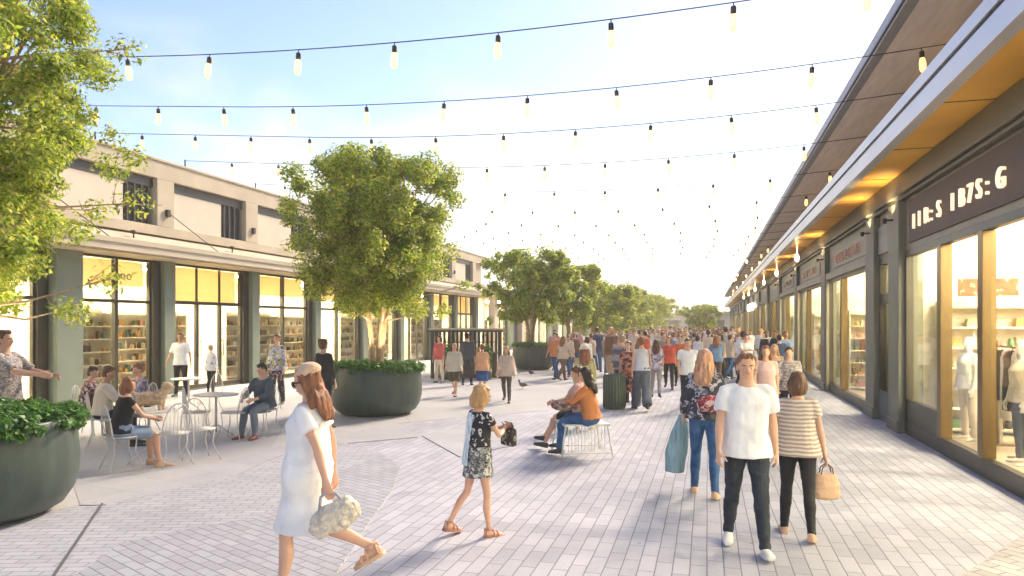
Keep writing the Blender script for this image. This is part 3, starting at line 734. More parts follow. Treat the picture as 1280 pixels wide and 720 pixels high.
# shelves and their goods
GOODS = []          # (distance, matrix, kind, colour)
COLS = [('white', (.72, .70, .64)), ('amber', (.55, .30, .08)), ('dark brown', (.12, .06, .03)), ('green', (.08, .16, .06)), ('cream', (.66, .54, .34)), ('rose', (.50, .22, .16)), ('black', (.04, .035, .03))]
def shelf(x, y, length, face, levels, label, side, rz=0.0):
    """shelf unit along its own y; face +1 looks to its own +x"""
    o = thing('display_shelf', label, 'shelf', (x, y, .05), R(rz), group='lit display shelves inside the ' + side + ' shops')
    M = Matrix.Translation((x, y, .05)) @ RZ(rz)
    b = MB(); b.box(-.2, -.17, 0, length, 0, 2.3) if face > 0 else b.box(.17, .2, 0, length, 0, 2.3)
    b.build('back_panel', SHELF, o)
    for q in (0, length - .03): b = MB(); b.box(-.168, .168, q, q + .03, 0, 2.3); b.build('side_panel', SHELF, o)
    hs = [.1 + 2.1 * i / levels for i in range(levels + 1)]
    for z in hs: b = MB(); b.box(-.166, .2, .032, length - .032, z - .03, z) if face > 0 else b.box(-.2, .166, .032, length - .032, z - .03, z); b.build('shelf_board', SHELF, o)
    rr = random.Random(int(y * 10 + x))
    for z in hs[:-1]:
        q = .12
        while q < length - .12:
            c = rr.choice(COLS); kd = rr.choice(['bottle', 'box', 'jar', 'folded_cloth', 'bottle', 'jar'])
            if rr.random() > .14: GOODS.append((M @ Vector((rr.uniform(-.03, .08) * face, q, z)), kd, c, side, rr.uniform(.65, 1.3)))
            q += .22 if kd == 'folded_cloth' else rr.uniform(.11, .20)
for k, y1, y2 in bays:
    if k < 0 or k > 7: continue
    nth = ['first', 'second', 'third', 'fourth', 'fifth', 'sixth', 'seventh', 'eighth'][k]
    if KIND[k] == 'win': shelf(LX - 1.3, y1 + .1, y2 - y1 - .2, 1, 6, f'pale shelf unit with goods behind the {nth} shop bay of the left building', 'left')
    else: shelf(LX - 2.3, y1 - .1, y2 - y1 + .2, 1, 6, f'pale shelf unit deep inside the {nth} shop bay of the left building', 'left')

# ------------------------------------------------------------------ building beyond, on the left
Bb = thing('retail_building', 'low single storey retail building with dark and cream bays behind the row of trees', 'building', (LX, 48, 0))
def bp_(name, m, *boxes, bevel=0):
    b = MB()
    for x0, x1, y0, y1, z0, z1 in boxes: b.box(x0 - LX, x1 - LX, y0 - 48, y1 - 48, z0, z1)
    return b.build(name, m, Bb, bevel=bevel)
bp_('roof', CANOPY, (-24, LX + 1.0, 47.6, 118, 3.75, 4.1)); bp_('wall', SHOPW, (-21, -20.8, 48, 118, 0, 3.74), (-20.8, -15, 47.7, 47.9, 0, 3.74))
bp_('floor', SHOPF, (-20.8, -15, 47.9, 118, 0, .05)); bp_('parapet', STONE, (-15.4, -14.9, 47.6, 118, 4.1, 4.6))
y = 48.0; i = 0
while y < 116:
    wd = 2.6 if i % 3 else 3.6
    bp_('pilaster', SAGE_L if i % 2 else CREAMW, (LX - .05, LX + .4, y, y + .7, 0, 3.74))
    if i % 4 in (1,): bp_('panel', mat('panel_dark', (.10, .09, .08), .6, var=.3, scale=6, stretch=(1, 6, .2)), (LX - .1, LX, y + .7, y + .7 + wd, 0, 3.74))
    else:
        f_ = bp_('shop_window', DARK, (LX - .05, LX + .05, y + .7, y + .8, .05, 3.7), (LX - .05, LX + .05, y + .6 + wd, y + .7 + wd, .05, 3.7), (LX - .05, LX + .05, y + .66 + wd / 2, y + .74 + wd / 2, .05, 2.5), (LX - .05, LX + .05, y + .8, y + .6 + wd, 2.5, 2.58))
        b = MB(); b.box(-.005, .005, y + .8 - 48, y + .6 + wd - 48, .06, 3.68); b.build('pane', GLASS, f_)
    bp_('ceiling_light', LAMP, (LX - 3, LX - 1, y + 1.4, y + 1.8, 3.70, 3.745))
    if i < 6 and i % 4 != 1: shelf(LX - 1.6, y + .8, wd - .2, 1, 5, f'pale shelf unit in shop bay {["one","two","three","four","five","six"][i]} of the low building beyond', 'far left')
    y += .7 + wd; i += 1

# ------------------------------------------------------------------ the right building
RXW = 3.40
Rb = thing('retail_building', 'long shop building with brass soffit, olive header and tall lit windows along the right', 'building', (RXW, 3, 0))
def rp(name, m, *boxes, bevel=0, parent=None):
    b = MB()
    for x0, x1, y0, y1, z0, z1 in boxes: b.box(x0 - RXW, x1 - RXW, y0 - 3, y1 - 3, z0, z1)
    return b.build(name, m, parent or Rb, bevel=bevel)
YE = 118
rp('floor', SHOPF, (RXW + .02, 9.5, -3, YE, 0, .05)); rp('wall', SHOPW, (9.5, 9.7, -3, YE, 0, 4.6)); rp('ceiling', SHOPW, (RXW + .32, 9.5, -3, YE, 4.0, 4.12))
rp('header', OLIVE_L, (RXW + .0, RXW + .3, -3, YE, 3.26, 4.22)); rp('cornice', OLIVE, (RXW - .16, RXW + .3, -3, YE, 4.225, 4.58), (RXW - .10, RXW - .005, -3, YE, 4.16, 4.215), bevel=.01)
rp('soffit', BRASS, (2.68, RXW + .3, -3, YE, 4.585, 4.64))
rp('fascia', ALU, (2.52, 2.675, -3, YE, 4.55, 4.80), (2.52, 2.675, -3, YE, 4.86, 5.02), bevel=.006)
rp('gutter', GUT, (2.55, 2.74, -3, YE, 4.802, 4.858))
rp('lower_roof', mat('roof_grey', (.25, .25, .26), .7), (2.68, 3.62, -3, YE, 4.865, 4.99), (2.68, 3.62, -3, YE, 4.642, 4.798))
rp('upper_wall', STONE, (3.6, 3.8, -3, YE, 4.995, 6.18), (3.8, 9.7, YE - .2, YE, 0, 6.18))
rp('upper_soffit', WOODS, (2.66, 9.8, -3, YE, 6.185, 6.24)); rp('roof_edge', mat('roof_edge_grey', (.33, .31, .29), .5, metal=.4), (2.50, 2.655, -3, YE, 6.16, 6.44), bevel=.006)
rp('roof', mat('roof_grey', (.25, .25, .26), .7), (2.66, 9.8, -3, YE, 6.245, 6.42))
rp('roof_gutter', GUT, (2.47, 2.497, -3, YE, 6.20, 6.235))
for y in [i * 2.4 for i in range(-1, 24)]:
    b = MB(); b.box(2.682 - RXW, RXW + .29 - RXW, y - 3, y + .012 - 3, 4.578, 4.584); b.build('soffit_joint', DARK, Rb)
# shops: (y from, y to, kind)
shops = [(-3.0, 3.8, 'wide'), (4.5, 14.2, 'first'), (15.0, 16.2, 'slit'), (17.0, 22.6, 'cased'), (23.4, 29.6, 'cased')]
y = 30.4
while y < 112: shops.append((y, y + 6.2, 'cased' if len(shops) % 2 else 'plain')); y += 7.1
prev = -3.0
signs = {3: ('OOUVZIMI', (.70, .36, .25), 17.7, 21.3), 4: ('SYTERI', (.62, .34, .24), 24.6, 28.4), 5: ('ITEMN', (.5, .3, .18), 32.0, 34.8)}
RG = []
for i, (y0, y1, kd) in enumerate(shops):
    nxt = shops[i + 1][0] if i + 1 < len(shops) else y1 + .9
    rp('pilaster', SAGE, (RXW - .12, RXW + .28, y1 + .02, nxt - .02, 0, 4.15), (RXW - .15, RXW + .28, y1, nxt, 0, .22), bevel=.012)
    rp('partition', SHOPW, (RXW + .3, 9.5, y1 + .2, y1 + .32, .05, 3.99))
    fr = MB()
    def rb_(ya_, yb_, za, zb, x0=-.02, x1=.10, mi=0): fr.box(x0, x1, ya_ - 3, yb_ - 3, za, zb, mi)
    top = 3.255
    rb_(y0, y0 + .09, .05, top); rb_(y1 - .09, y1, .05, top); rb_(y0 + .092, y1 - .092, 3.14, top); rb_(y0 + .092, y1 - .092, .0, .24)
    if kd == 'first': ms = [6.6, 8.6, 10.45, 12.15]
    elif kd == 'wide': ms = [.6]
    elif kd == 'slit': ms = []; rb_(y0 + .092, y1 - .092, 2.35, 2.55)
    elif kd == 'plain': ms = [y0 + 2, y0 + 4.2]
    else: ms = [y0 + (y1 - y0) * .62]
    for m_ in ms: rb_(m_ - .09, m_ + .09, .242, 3.138, -.05, .11, 1)
    if kd == 'first': rb_(12.242, y1 - .092, .242, .62, -.01, .08)
    fo = fr.build('shop_window', [DARK, BRONZE], Rb, bevel=.006)
    b = MB(); b.box(.035, .047, y0 + .05 - 3, y1 - .05 - 3, .2, 3.2); b.build('pane', GLASS, fo)
    if kd == 'cased':
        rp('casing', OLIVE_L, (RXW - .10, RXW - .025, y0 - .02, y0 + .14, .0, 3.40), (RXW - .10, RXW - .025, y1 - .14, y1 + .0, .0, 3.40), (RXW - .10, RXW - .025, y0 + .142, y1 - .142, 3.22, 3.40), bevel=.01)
    if kd == 'slit':
        rp('kick_panel', mat('panel_teal', (.05, .075, .085), .5), (RXW - .035, RXW - .022, y0 + .05, y1 - .05, .05, .62))
        rp('shop_window', DARK, (RXW - .06, RXW - .002, y0 + .05, y1 - .05, 3.35, 3.9))
    nl = max(1, int((y1 - y0) / 2.2))
    lb = MB()
    for q in range(nl):
        yy = y0 + (y1 - y0) * (q + .5) / nl; lb.box(1.2, 4.4, yy - .14 - 3, yy + .14 - 3, 3.94, 3.99)
    lb.build('ceiling_light', LAMP, Rb)
    if i in signs:
        t_, c_, sy0, sy1 = signs[i]
        rp('sign_board', mat('sign_board_' + str(i), (.26, .23, .17), .5), (RXW - .02, RXW - .004, sy0 - .3, sy1 + .3, 3.5, 3.95))
        letters(t_, .34, mat('sign_rose_' + str(i), c_, .5), Matrix.Translation((-.05, sy1 - 3, 3.60)) @ MR, Rb, .012, (sy1 - sy0) / len(t_))
rp('sign_board', mat('sign_dark', (.075, .045, .03), .6), (RXW - .03, RXW - .004, 5.4, 13.9, 3.36, 4.10), bevel=.006)
SIGNM = mat('sign_ivory', (.85, .68, .50), .4, var=.03, emit=(1, .75, .5), es=.35)
letters('IIR:S IB7S:G', .36, SIGNM, Matrix.Translation((-.075, 13.45 - 3, 3.55)) @ MR, Rb, .02, .33)
rp('light_box', emis('lit_panel', (1, .93, .8), 2.2), (RXW - .30, RXW - .14, 56, 62, 3.0, 3.5))
# small pendant lamps under the brass soffit edge
for q, y in enumerate([26, 33.5, 41, 48.5, 56, 63.5]):
    b = MB(); b.tube([(2.9 - RXW, y - 3, 4.58), (2.9 - RXW, y - 3, 4.30)], .01, n=6); b.lathe([(.03, 0), (.06, -.05), (.07, -.16), (.05, -.25), (.01, -.27)][::-1], (2.9 - RXW, y - 3, 4.32), 12); b.build('pendant_lamp', emis('pendant_glow', (1, .72, .38), 5), Rb, True)

for q, y in enumerate([4.15, 14.6, 16.6, 23.0, 30.0, 37.0]):
    b = MB(); b.tube([(-.12, y - 3, 3.86), (-.24, y - 3, 3.86)], .018, n=8); b.lathe([(.03, 0), (.035, .01), (.04, .09), (.032, .09), (.03, .02)], (-.26, y - 3, 3.80), 14, cap=False); u = b.build('wall_lamp', DARK, Rb, True)
    ld = bpy.data.lights.new('wall_lamp_light', 'SPOT'); ld.energy = 38; ld.color = (1, .74, .38); ld.spot_size = R(125); ld.spot_blend = 1; ld.shadow_soft_size = .03
    lo = bpy.data.objects.new('wall_lamp_light', ld); C.objects.link(lo); lo.parent = u; lo.location = (-.26, y - 3, 3.87); lo.rotation_euler = (R(180), 0, 0)

# things inside the right shops
for i, (y0, y1, kd) in enumerate(shops[1:8], 1):
    ords = ['nearest', 'narrow second', 'third', 'fourth', 'fifth', 'sixth', 'seventh'][i - 1]
    if kd == 'slit': shelf(RXW + .8, y0 - .1, 1.2, -1, 6, 'pale shelf unit of goods behind the narrow window on the right', 'right')
    else: shelf(RXW + 5.3, y1 - .05, 4.8, -1, 6, f'pale shelf unit of goods on the far wall of the {ords} shop on the right', 'right', 90)
    if kd not in ('slit', 'first'): shelf(RXW + 1.9, y0 + 1.8, (y1 - y0) - 2.6, -1, 6, f'pale shelf unit of goods behind the {ords} window from the right', 'right')
rp('interior_banner', pattern('print_banner', [(.40, .05, .03), (.46, .08, .04), (.62, .45, .30), (.10, .03, .02)], 9, 'noise', pos=[0, .42, .60, .68]), (4.1, 5.0, 13.8, 13.82, 2.42, 2.72), (5.3, 6.7, 13.8, 13.82, 2.42, 2.72))
def mesh_of(mb, name, m, smooth=True):
    me = mb.mesh(name, m)
    if smooth: me.polygons.foreach_set('use_smooth', [True] * len(me.polygons))
    return me
# clothes rails with hanging garments
b = MB()
b.rings([[Vector((a * math.cos(q), c * math.sin(q), z)) for q in [2 * math.pi * k / 12 for k in range(12)]] for a, c, z in ((.05, .25, -1.0), (.055, .24, -.6), (.05, .20, -.3), (.05, .22, -.14), (.03, .12, -.06), (.01, .02, -.03))])
b.tube([(0, 0, -.03), (0, 0, .03), (.0, .03, .05), (0, .04, .02)], .006, n=5)
garm = mesh_of(b, 'garment', WHITE)
GC = [('white', (.72, .70, .66)), ('cream', (.66, .56, .42)), ('tan', (.45, .30, .18)), ('black', (.04, .04, .04)), ('rust', (.40, .14, .06)), ('sage', (.25, .30, .22))]
for j, (x, y, n) in enumerate([(4.35, 7.2, 10), (4.3, 9.4, 9), (4.35, 11.7, 7), (5.5, 9.0, 12), (5.6, 11.3, 10)]):
    o = thing('clothes_rail', ['brass clothes rail behind the nearest right window', 'brass clothes rail behind the second right window pane', 'short brass clothes rail next to the door post of the right shop', 'brass clothes rail further inside the right shop, nearer to the camera', 'brass clothes rail further inside the right shop, farther away'][j], 'clothes rail', (x, y, .05), group='clothes rails in the nearest right shop')
    ln = n * .13 + .2
    b = MB(); b.tube([(0, 0, 0), (0, 0, 1.55)], .016, n=8); b.tube([(0, ln, 0), (0, ln, 1.55)], .016, n=8); b.tube([(0, 0, 1.55), (0, ln, 1.55)], .016, n=8); b.build('rail', BRONZE, o, True)
    b = MB(); b.box(-.25, .25, -.02, .02, 0, .03); b.box(-.25, .25, ln - .02, ln + .02, 0, .03); b.build('foot', BRONZE, o)
    rr = random.Random(j)
    for q in range(n):
        nm, c = rr.choice(GC); g_ = bpy.data.objects.new('garment', garm); C.objects.link(g_); g_.location = (x, y + .15 + q * .13, 1.60 - .035 + .02); g_.rotation_euler = (0, 0, R(90 + rr.uniform(-12, 12)))
        g_.rotation_euler[2] = R(rr.uniform(-14, 14)); g_.scale = (1, 1, rr.uniform(.75, 1.1)); g_.material_slots[0].link = 'OBJECT'; g_.material_slots[0].material = cloth('garment_' + nm, c)
        where = ['behind the nearest right window', 'behind the second right window pane', 'next to the door post', 'further inside, near end', 'further inside, far end'][j]
        tag(g_, f'{nm} garment hanging from the clothes rail {where}', 'garment', f'{nm} garments hanging on the rail {where}')
# display tables
for j, (x, y) in enumerate([(6.7, 10.2), (4.95, 12.6)]):
    o = thing('display_table', ['pale display table deep inside the nearest right shop', 'pale display table close to the far wall of the nearest right shop'][j], 'table', (x, y, .05), group='display tables in the nearest right shop')
    b = MB(); b.box(-.45, .45, -.7, .7, .80, .86); b.build('tabletop', SHELF, o, bevel=.01)
    for sx_ in (-1, 1):
        for sy_ in (-1, 1): b = MB(); b.box(sx_ * .4 - .025, sx_ * .4 + .025, sy_ * .65 - .025, sy_ * .65 + .025, 0, .80); b.build('leg', SHELF, o)
    rr = random.Random(j + 40)
    for q in range(10): GOODS.append((Vector((x + rr.uniform(-.3, .3), y - .6 + q * .13, .92)), rr.choice(['jar', 'box', 'folded_cloth']), rr.choice(COLS), 'nearest right', 1.0))
# goods: the nearest 300 one by one, the rest as stuff
gm = {}
b = MB(); b.lathe([(.035, 0), (.038, .10), (.036, .13), (.014, .17), (.013, .22), (.016, .225)], n=10); gm['bottle'] = b
b = MB(); b.box(-.05, .05, -.055, .055, 0, .17); b.box(-.045, .045, -.05, .05, .171, .18); gm['box'] = b
b = MB(); b.lathe([(.045, 0), (.055, .03), (.055, .10), (.042, .12), (.046, .125), (.046, .15)], n=10); gm['jar'] = b
b = MB()
for q in range(4): b.box(-.10 + .004 * q, .10, -.08, .08 - .003 * q, q * .042, q * .042 + .038)
gm['folded_cloth'] = b
gme = {k: mesh_of(v, k, WHITE, k in ('bottle', 'jar')) for k, v in gm.items()}
cam0 = Vector((0, 0, EYE)); GOODS.sort(key=lambda t: (t[0] - cam0).length)
GM_ = {n: mat('goods_' + n.replace(' ', '_'), c, .45, var=.1) for n, c in COLS}
rest = MB()
for i, (p, kd, (cn, cc), side, gs) in enumerate(GOODS):
    if i < 290:
        o = bpy.data.objects.new(kd, gme[kd]); C.objects.link(o); o.location = p + Vector((0, 0, .003)); o.scale = (1, 1, gs) if kd != 'folded_cloth' else (1, 1, .5 + gs * .5); o.material_slots[0].link = 'OBJECT'; o.material_slots[0].material = GM_[cn]
        kk = kd.replace('_', ' '); d_ = 'nearer' if i < 145 else 'farther'
        tag(o, f'{cn} {kk} standing on a lit shelf of the {side} shops, {d_} ones', kk, f'{cn} {kk} pieces, {side} shops, {d_}')
    else: rest.add([Vector((v[0], v[1], v[2] * gs)) + p for v in gm[kd].v], gm[kd].f, [n for n, _ in COLS].index(cn))
tag(rest.build('merchandise', [GM_[n] for n, _ in COLS]), 'mass of small goods on the farther lit shop shelves', 'merchandise', kind='stuff')

# ------------------------------------------------------------------ planters and trees
LEAF = leaf_mat('leaf', [(.10, .17, .02), (.15, .24, .028), (.23, .32, .04), (.33, .38, .055), (.46, .43, .09)], .52)
LEAFG = leaf_mat('leaf_ground', [(.03, .10, .015), (.05, .15, .02), (.08, .22, .03)], .25)
BARK = mat('bark', (.40, .29, .18), .85, var=.3, scale=14, bump=.6, bscale=30, stretch=(2, 2, .6))
PLANTM = mat('planter_green', (.045, .068, .060), .45, var=.28, scale=5, bump=.08, bscale=60, stretch=(1, 1, .25))
SOIL = mat('soil', (.05, .035, .025), .95, var=.3)

def leaves(centers, radii, counts, size, seed, flat=.8):
    """leaf shaped faces spread through clumps -> (verts, faces)"""
    g = np.random.default_rng(seed); n = int(sum(counts))
    idx = np.repeat(np.arange(len(centers)), counts); c = np.array(centers)[idx]; r = np.array(radii)[idx]
    d = g.normal(size=(n, 3)); d /= np.linalg.norm(d, axis=1)[:, None]; rr = r * g.random(n) ** .45
    p = c + d * rr[:, None] * np.array([1, 1, flat])
    a = g.normal(size=(n, 3)); a /= np.linalg.norm(a, axis=1)[:, None]
    nrm = d * .7 + np.array([0, 0, .6]) + g.normal(size=(n, 3)) * .55; nrm /= np.linalg.norm(nrm, axis=1)[:, None]
    u = np.cross(nrm, a); u /= np.linalg.norm(u, axis=1)[:, None]; v = np.cross(nrm, u)
    s = size * g.uniform(.65, 1.35, n)[:, None]
    q = np.stack([p - u * s, p + v * s * .42 + nrm * s * .12, p + u * s, p - v * s * .42 + nrm * s * .12], axis=1).reshape(-1, 3)
    return q, n
def leaf_mesh(name, q, n, m):
    me = bpy.data.meshes.new(name); me.vertices.add(n * 4); me.vertices.foreach_set('co', q.ravel().astype('f'))
    me.loops.add(n * 4); me.loops.foreach_set('vertex_index', np.arange(n * 4, dtype='i'))
    me.polygons.add(n); me.polygons.foreach_set('loop_start', np.arange(0, n * 4, 4, dtype='i')); me.update(calc_edges=True); me.validate()
    me.materials.append(m); return me
def tree(seed, h0, h1, rad, nclump, nleaf, size, skirt=None):
    """multi-stemmed vase shaped tree; z measured from its soil"""
    g = random.Random(seed); cs = []; rs = []; ns = []
    H = h1 - h0
    for i in range(nclump):
        u = g.random() ** .85; z = h0 + H * (.05 + .92 * u)
        prof = rad * (.50 + 1.15 * u - .62 * u * u - .30 * max(0, u - .75) * 2)
        a = g.uniform(0, 2 * math.pi); rr_ = prof * (g.random() ** .42) * (1 + .18 * math.sin(3 * a + seed) + .10 * math.sin(5 * a + seed * 2))
        cr_ = g.uniform(.22, .42) * rad / 1.9
        cs.append((rr_ * math.cos(a), rr_ * math.sin(a), z)); rs.append(cr_); ns.append(int(nleaf * g.uniform(.7, 1.3) * (cr_ / .32 * 1.9 / rad) ** 1.6))
    for i in range(nclump // 7):   # sparse sprays beyond the outline
        u = g.random(); z = h0 + H * u; a = g.uniform(0, 2 * math.pi); rr_ = rad * (1.02 + .16 * g.random()) * (.5 + .62 * math.sin(math.pi * min(1, u * .8 + .15)))
        cs.append((rr_ * math.cos(a), rr_ * math.sin(a), z)); rs.append(g.uniform(.16, .26)); ns.append(int(nleaf * .28))
    q, n = leaves(cs, rs, ns, size, seed)
    b = MB(); stems = []
    for k in range(5):
        a = 2 * math.pi * k / 5 + g.uniform(-.4, .4); r0 = g.uniform(.05, .13); r1 = rad * g.uniform(.25, .5)
        pts = [Vector((r0 * math.cos(a), r0 * math.sin(a), -.06))]
        for j in range(1, 7):
            t = j / 6; rr_ = r0 + (r1 - r0) * t ** 1.8
            pts.append(Vector((rr_ * math.cos(a + .25 * t) + g.uniform(-.03, .03), rr_ * math.sin(a + .25 * t) + g.uniform(-.03, .03), t * (h0 + H * .62))))
        b.tube(pts, [.055 * rad / 1.9 * (1 - .75 * j / 6) + .008 for j in range(7)], n=8); stems.append(pts)
    for c, r_ in list(zip(cs, rs))[::2]:
        c = Vector(c); best = min((p for st in stems for p in st[2:] if p.z < c.z + .1), key=lambda p: (p - c).length, default=stems[0][3])
        m_ = (best + c) / 2 + Vector((g.uniform(-.08, .08), g.uniform(-.08, .08), g.uniform(-.12, .02)))
        b.tube([best, m_, c], [.020, .013, .005], n=5)
        for _ in range(3): e = c + Vector((g.uniform(-1, 1), g.uniform(-1, 1), g.uniform(-.4, .9))) * r_; b.tube([m_.lerp(c, .7), e], [.007, .003], n=4)
    return b.mesh('trunk', BARK), leaf_mesh('crown', q, n, LEAF)
def put_tree(name, label, loc, rz, tm, cm, group, scale=1.0):
    o = thing(name, label, 'tree', loc, rz, group); o.scale = (scale,) * 3
    for nm, me in (('trunk', tm), ('crown', cm)):
        c = bpy.data.objects.new(nm, me); C.objects.link(c); c.parent = o
    return o
def bowl(R_, H_):
    return [(R_ * .60, 0), (R_ * .72, .02), (R_ * .86, H_ * .10), (R_ * .95, H_ * .24), (R_ * .995, H_ * .42), (R_ * 1.0, H_ * .60), (R_ * .985, H_ * .80), (R_ * .965, H_ * .985), (R_ * .955, H_), (R_ * .925, H_), (R_ * .915, H_ * .97), (R_ * .90, H_ * .80)]
def planter(label, p, R_, H_, seed, ng=2600):
    b = MB(); b.lathe(bowl(R_, H_), n=64, cap=False)
    b.lathe([(0.01, H_ * .86), (R_ * .91, H_ * .86)][::-1], n=64, cap=False)
    o = thing('planter', label, 'planter', p, 0, 'round dark green planters in a row')
    bb = MB(); bb.lathe(bowl(R_, H_), n=72, cap=False); bb.build('bowl', PLANTM, o, True)
    bb = MB(); bb.lathe([(R_ * .905, H_ * .88), (.02, H_ * .90)], n=40, cap=False); bb.build('soil', SOIL, o)
    g = random.Random(seed); cs = []; rs = []; ns = []
    for i in range(150):
        a = g.uniform(0, 6.283); r_ = R_ * .97 * math.sqrt(g.random()); cs.append((r_ * math.cos(a), r_ * math.sin(a), H_ + g.uniform(-.02, .07))); rs.append(g.uniform(.10, .17)); ns.append(ng // 150)
    for i in range(70):
        a = g.uniform(0, 6.283); cs.append((R_ * 1.0 * math.cos(a), R_ * 1.0 * math.sin(a), H_ - g.uniform(-.04, .09))); rs.append(g.uniform(.06, .11)); ns.append(ng // 300)
    q, n = leaves(cs, rs, ns, .036, seed, .6)
    gc = bpy.data.objects.new('groundcover', leaf_mesh('groundcover', q, n, LEAFG)); C.objects.link(gc); gc.location = p
    tag(gc, 'bushy green groundcover spilling over the rim of ' + label, 'plants', kind='stuff')
    return o
pp = [(-44, 7.25, 1.0, .98), (470, 15.7, 1.0, 1.02), (667, 31.0, .92, 1.05), (712, 37.5, .92, 1.0)]
pl = ['the dark green round planter at the left edge', 'the round planter in front of the second tree', 'the planter right of the kiosk', 'the smaller looking planter behind the one right of the kiosk']
for (px, zc, r_, h_), lb_, sd in zip(pp, pl, range(5)):
    p = P(px, zc); p.z = .004; planter(lb_, p, r_, h_, 50 + sd, 16000 if sd == 0 else 8000 if sd == 1 else 3500)
t1 = tree(31, 1.10, 5.2, 1.46, 230, 440, .032); put_tree('street_tree', 'large leafy tree in the near planter filling the left edge', P(-72, 7.25, .88), 1.1, *t1, 'trees in the row along the plaza')
t2 = tree(12, 1.22, 4.62, 1.72, 260, 340, .042); put_tree('street_tree', 'full round tree with pale stems in the second planter', P(472, 15.7, .90), .4, *t2, 'trees in the row along the plaza')
t3 = tree(5, 1.1, 4.1, 2.0, 120, 150, .09)
t4 = tree(8, 1.0, 4.2, 1.85, 110, 150, .09); t5 = tree(21, 1.2, 4.0, 2.1, 100, 150, .09)
for i, (px, zc, s_) in enumerate([(664, 31, 1.0), (712, 37.5, .98), (745, 44.5, 1.0), (765, 51, 1.0), (780, 58, 1.05), (792, 66, 1.05), (802, 75, 1.1), (812, 85, 1.15), (820, 96, 1.2)]):
    lab = ['tree above the planter right of the kiosk', 'tree above the fourth planter, smaller behind the third tree'][i] if i < 2 else f'{["third","fourth","fifth","sixth","seventh","eighth","ninth"][i-2]} of the trees receding above the crowd, counted from the planters'
    if i >= 2: lab = lab.replace('third of', 'first of').replace('fourth of', 'second of').replace('fifth of', 'third of').replace('sixth of', 'fourth of').replace('seventh of', 'fifth of').replace('eighth of', 'sixth of').replace('ninth of', 'last of')
    put_tree('street_tree', lab, P(px, zc, .9 if i < 2 else .2), i * 1.3, *(t3, t4, t5)[i % 3], 'trees in the row along the plaza', s_ * (1 if i < 2 else 1.05))
put_tree('street_tree', 'small rounded tree at the far end beside the right building', P(876, 74, .1), 2.0, *t3, 'trees in the row along the plaza', .92)
# far end: a pale low hall and woods either side
o = thing('hall', 'pale low hall closing the far end of the promenade', 'building', (-6, 128, 0))
b = MB(); b.box(-14, 14, 0, 8, 0, 3.4); b.build('wall', CREAMW, o); b = MB(); b.box(-14.4, 14.4, -.6, 8.4, 3.405, 3.8); b.build('roof', CANOPY, o)
for i in range(7): b = MB(); b.box(-12.5 + i * 3.8, -10.3 + i * 3.8, -.04, -.002, .2, 2.6); b.build('window', mat('window_far', (.12, .12, .12), .2), o)
for i in range(16):
    put_tree('street_tree', 'one of the trees behind the hall and the roofs at the far end', (-62 + i * 8.2, 148 + (i % 3) * 5, 0), i * .9, *(t3, t4, t5)[i % 3], 'trees behind the far hall', 1.15 + .2 * ((i * 7) % 4) / 4)
# uplights at the foot of the second and first tree
for i, (px, zc, hh_) in enumerate([(470, 15.7, .98), (-60, 7.25, .95)]):
    for q, (dx, dy) in enumerate([(.5, -.35), (-.35, -.5), (.15, .5)]):
        p = P(px, zc, hh_) + Vector((dx, dy, .06))
        b = MB(); b.lathe([(.03, -.10), (.035, 0), (.05, .03), (.05, .05)], n=12); u = b.build('uplight', DARK, None, True); u.location = p
        tag(u, f'small garden spotlight {["right of","left of","behind"][q]} the stems in the {["second","near"][i]} planter', 'spotlight', 'planter spotlights')
        b = MB(); b.lathe([(.001, .045), (.042, .047)][::-1], n=12, cap=False); b.build('lens', emis('uplight_glow', (1, .75, .42), 6), u)
        ld = bpy.data.lights.new('uplight_lamp', 'SPOT'); ld.energy = UPL; ld.color = (1, .78, .48); ld.spot_size = R(70); ld.spot_blend = .8; ld.shadow_soft_size = .04
        lo = bpy.data.objects.new('uplight_lamp', ld); C.objects.link(lo); lo.parent = u; lo.location = (0, 0, .07)
        tgt = Vector((-dx, -dy, 1.5)); lo.rotation_euler = (-tgt).to_track_quat('Z', 'Y').to_euler()

# ------------------------------------------------------------------ string lights
CABLE = mat('cable', (.05, .05, .06), .6); SOCK = mat('socket', (.035, .03, .03), .5)
BULBG = emis('bulb_glow', (1, .62, .20), 2.4)
def bulb_glass():
    m, nt_, N_, L_, b_ = newmat('bulb_glass')
    b_.inputs['Base Color'].default_value = (1, .80, .50, 1); b_.inputs['Roughness'].default_value = .08; b_.inputs['Transmission Weight'].default_value = 0
    b_.inputs['Emission Color'].default_value = (1, .56, .16, 1); b_.inputs['Emission Strength'].default_value = .62
    tr = N_.new('ShaderNodeBsdfTransparent'); mx_ = N_.new('ShaderNodeMixShader'); mx_.inputs[0].default_value = .8
    L_.new(tr.outputs[0], mx_.inputs[1]); L_.new(b_.outputs[0], mx_.inputs[2]); L_.new(mx_.outputs[0], N_['Material Output'].inputs[0]); return m
BG = bulb_glass()
b = MB(); b.tube([(0, 0, 0), (0, 0, -.05)], .008, n=6); b.lathe([(.034, -.05), (.036, -.06), (.036, -.13), (.028, -.145)][::-1], n=12); sock_me = mesh_of(b, 'light_socket', SOCK)
b = MB(); b.lathe([(.027, -.145), (.038, -.17), (.048, -.23), (.048, -.30), (.036, -.35), (.010, -.37)][::-1], n=14); bulb_me = mesh_of(b, 'bulb', BG)
b = MB(); b.lathe([(.010, -.17), (.015, -.21), (.015, -.27), (.006, -.30)][::-1], n=8); fil_me = mesh_of(b, 'filament', BULBG)
b = MB(); b.lathe([(.034, -.04), (.036, -.13)][::-1], n=8); b.lathe([(.05, -.15), (.055, -.30), (.02, -.37)][::-1], n=8, mi=1); far_me = b.mesh('bulb', [SOCK, BULBG])
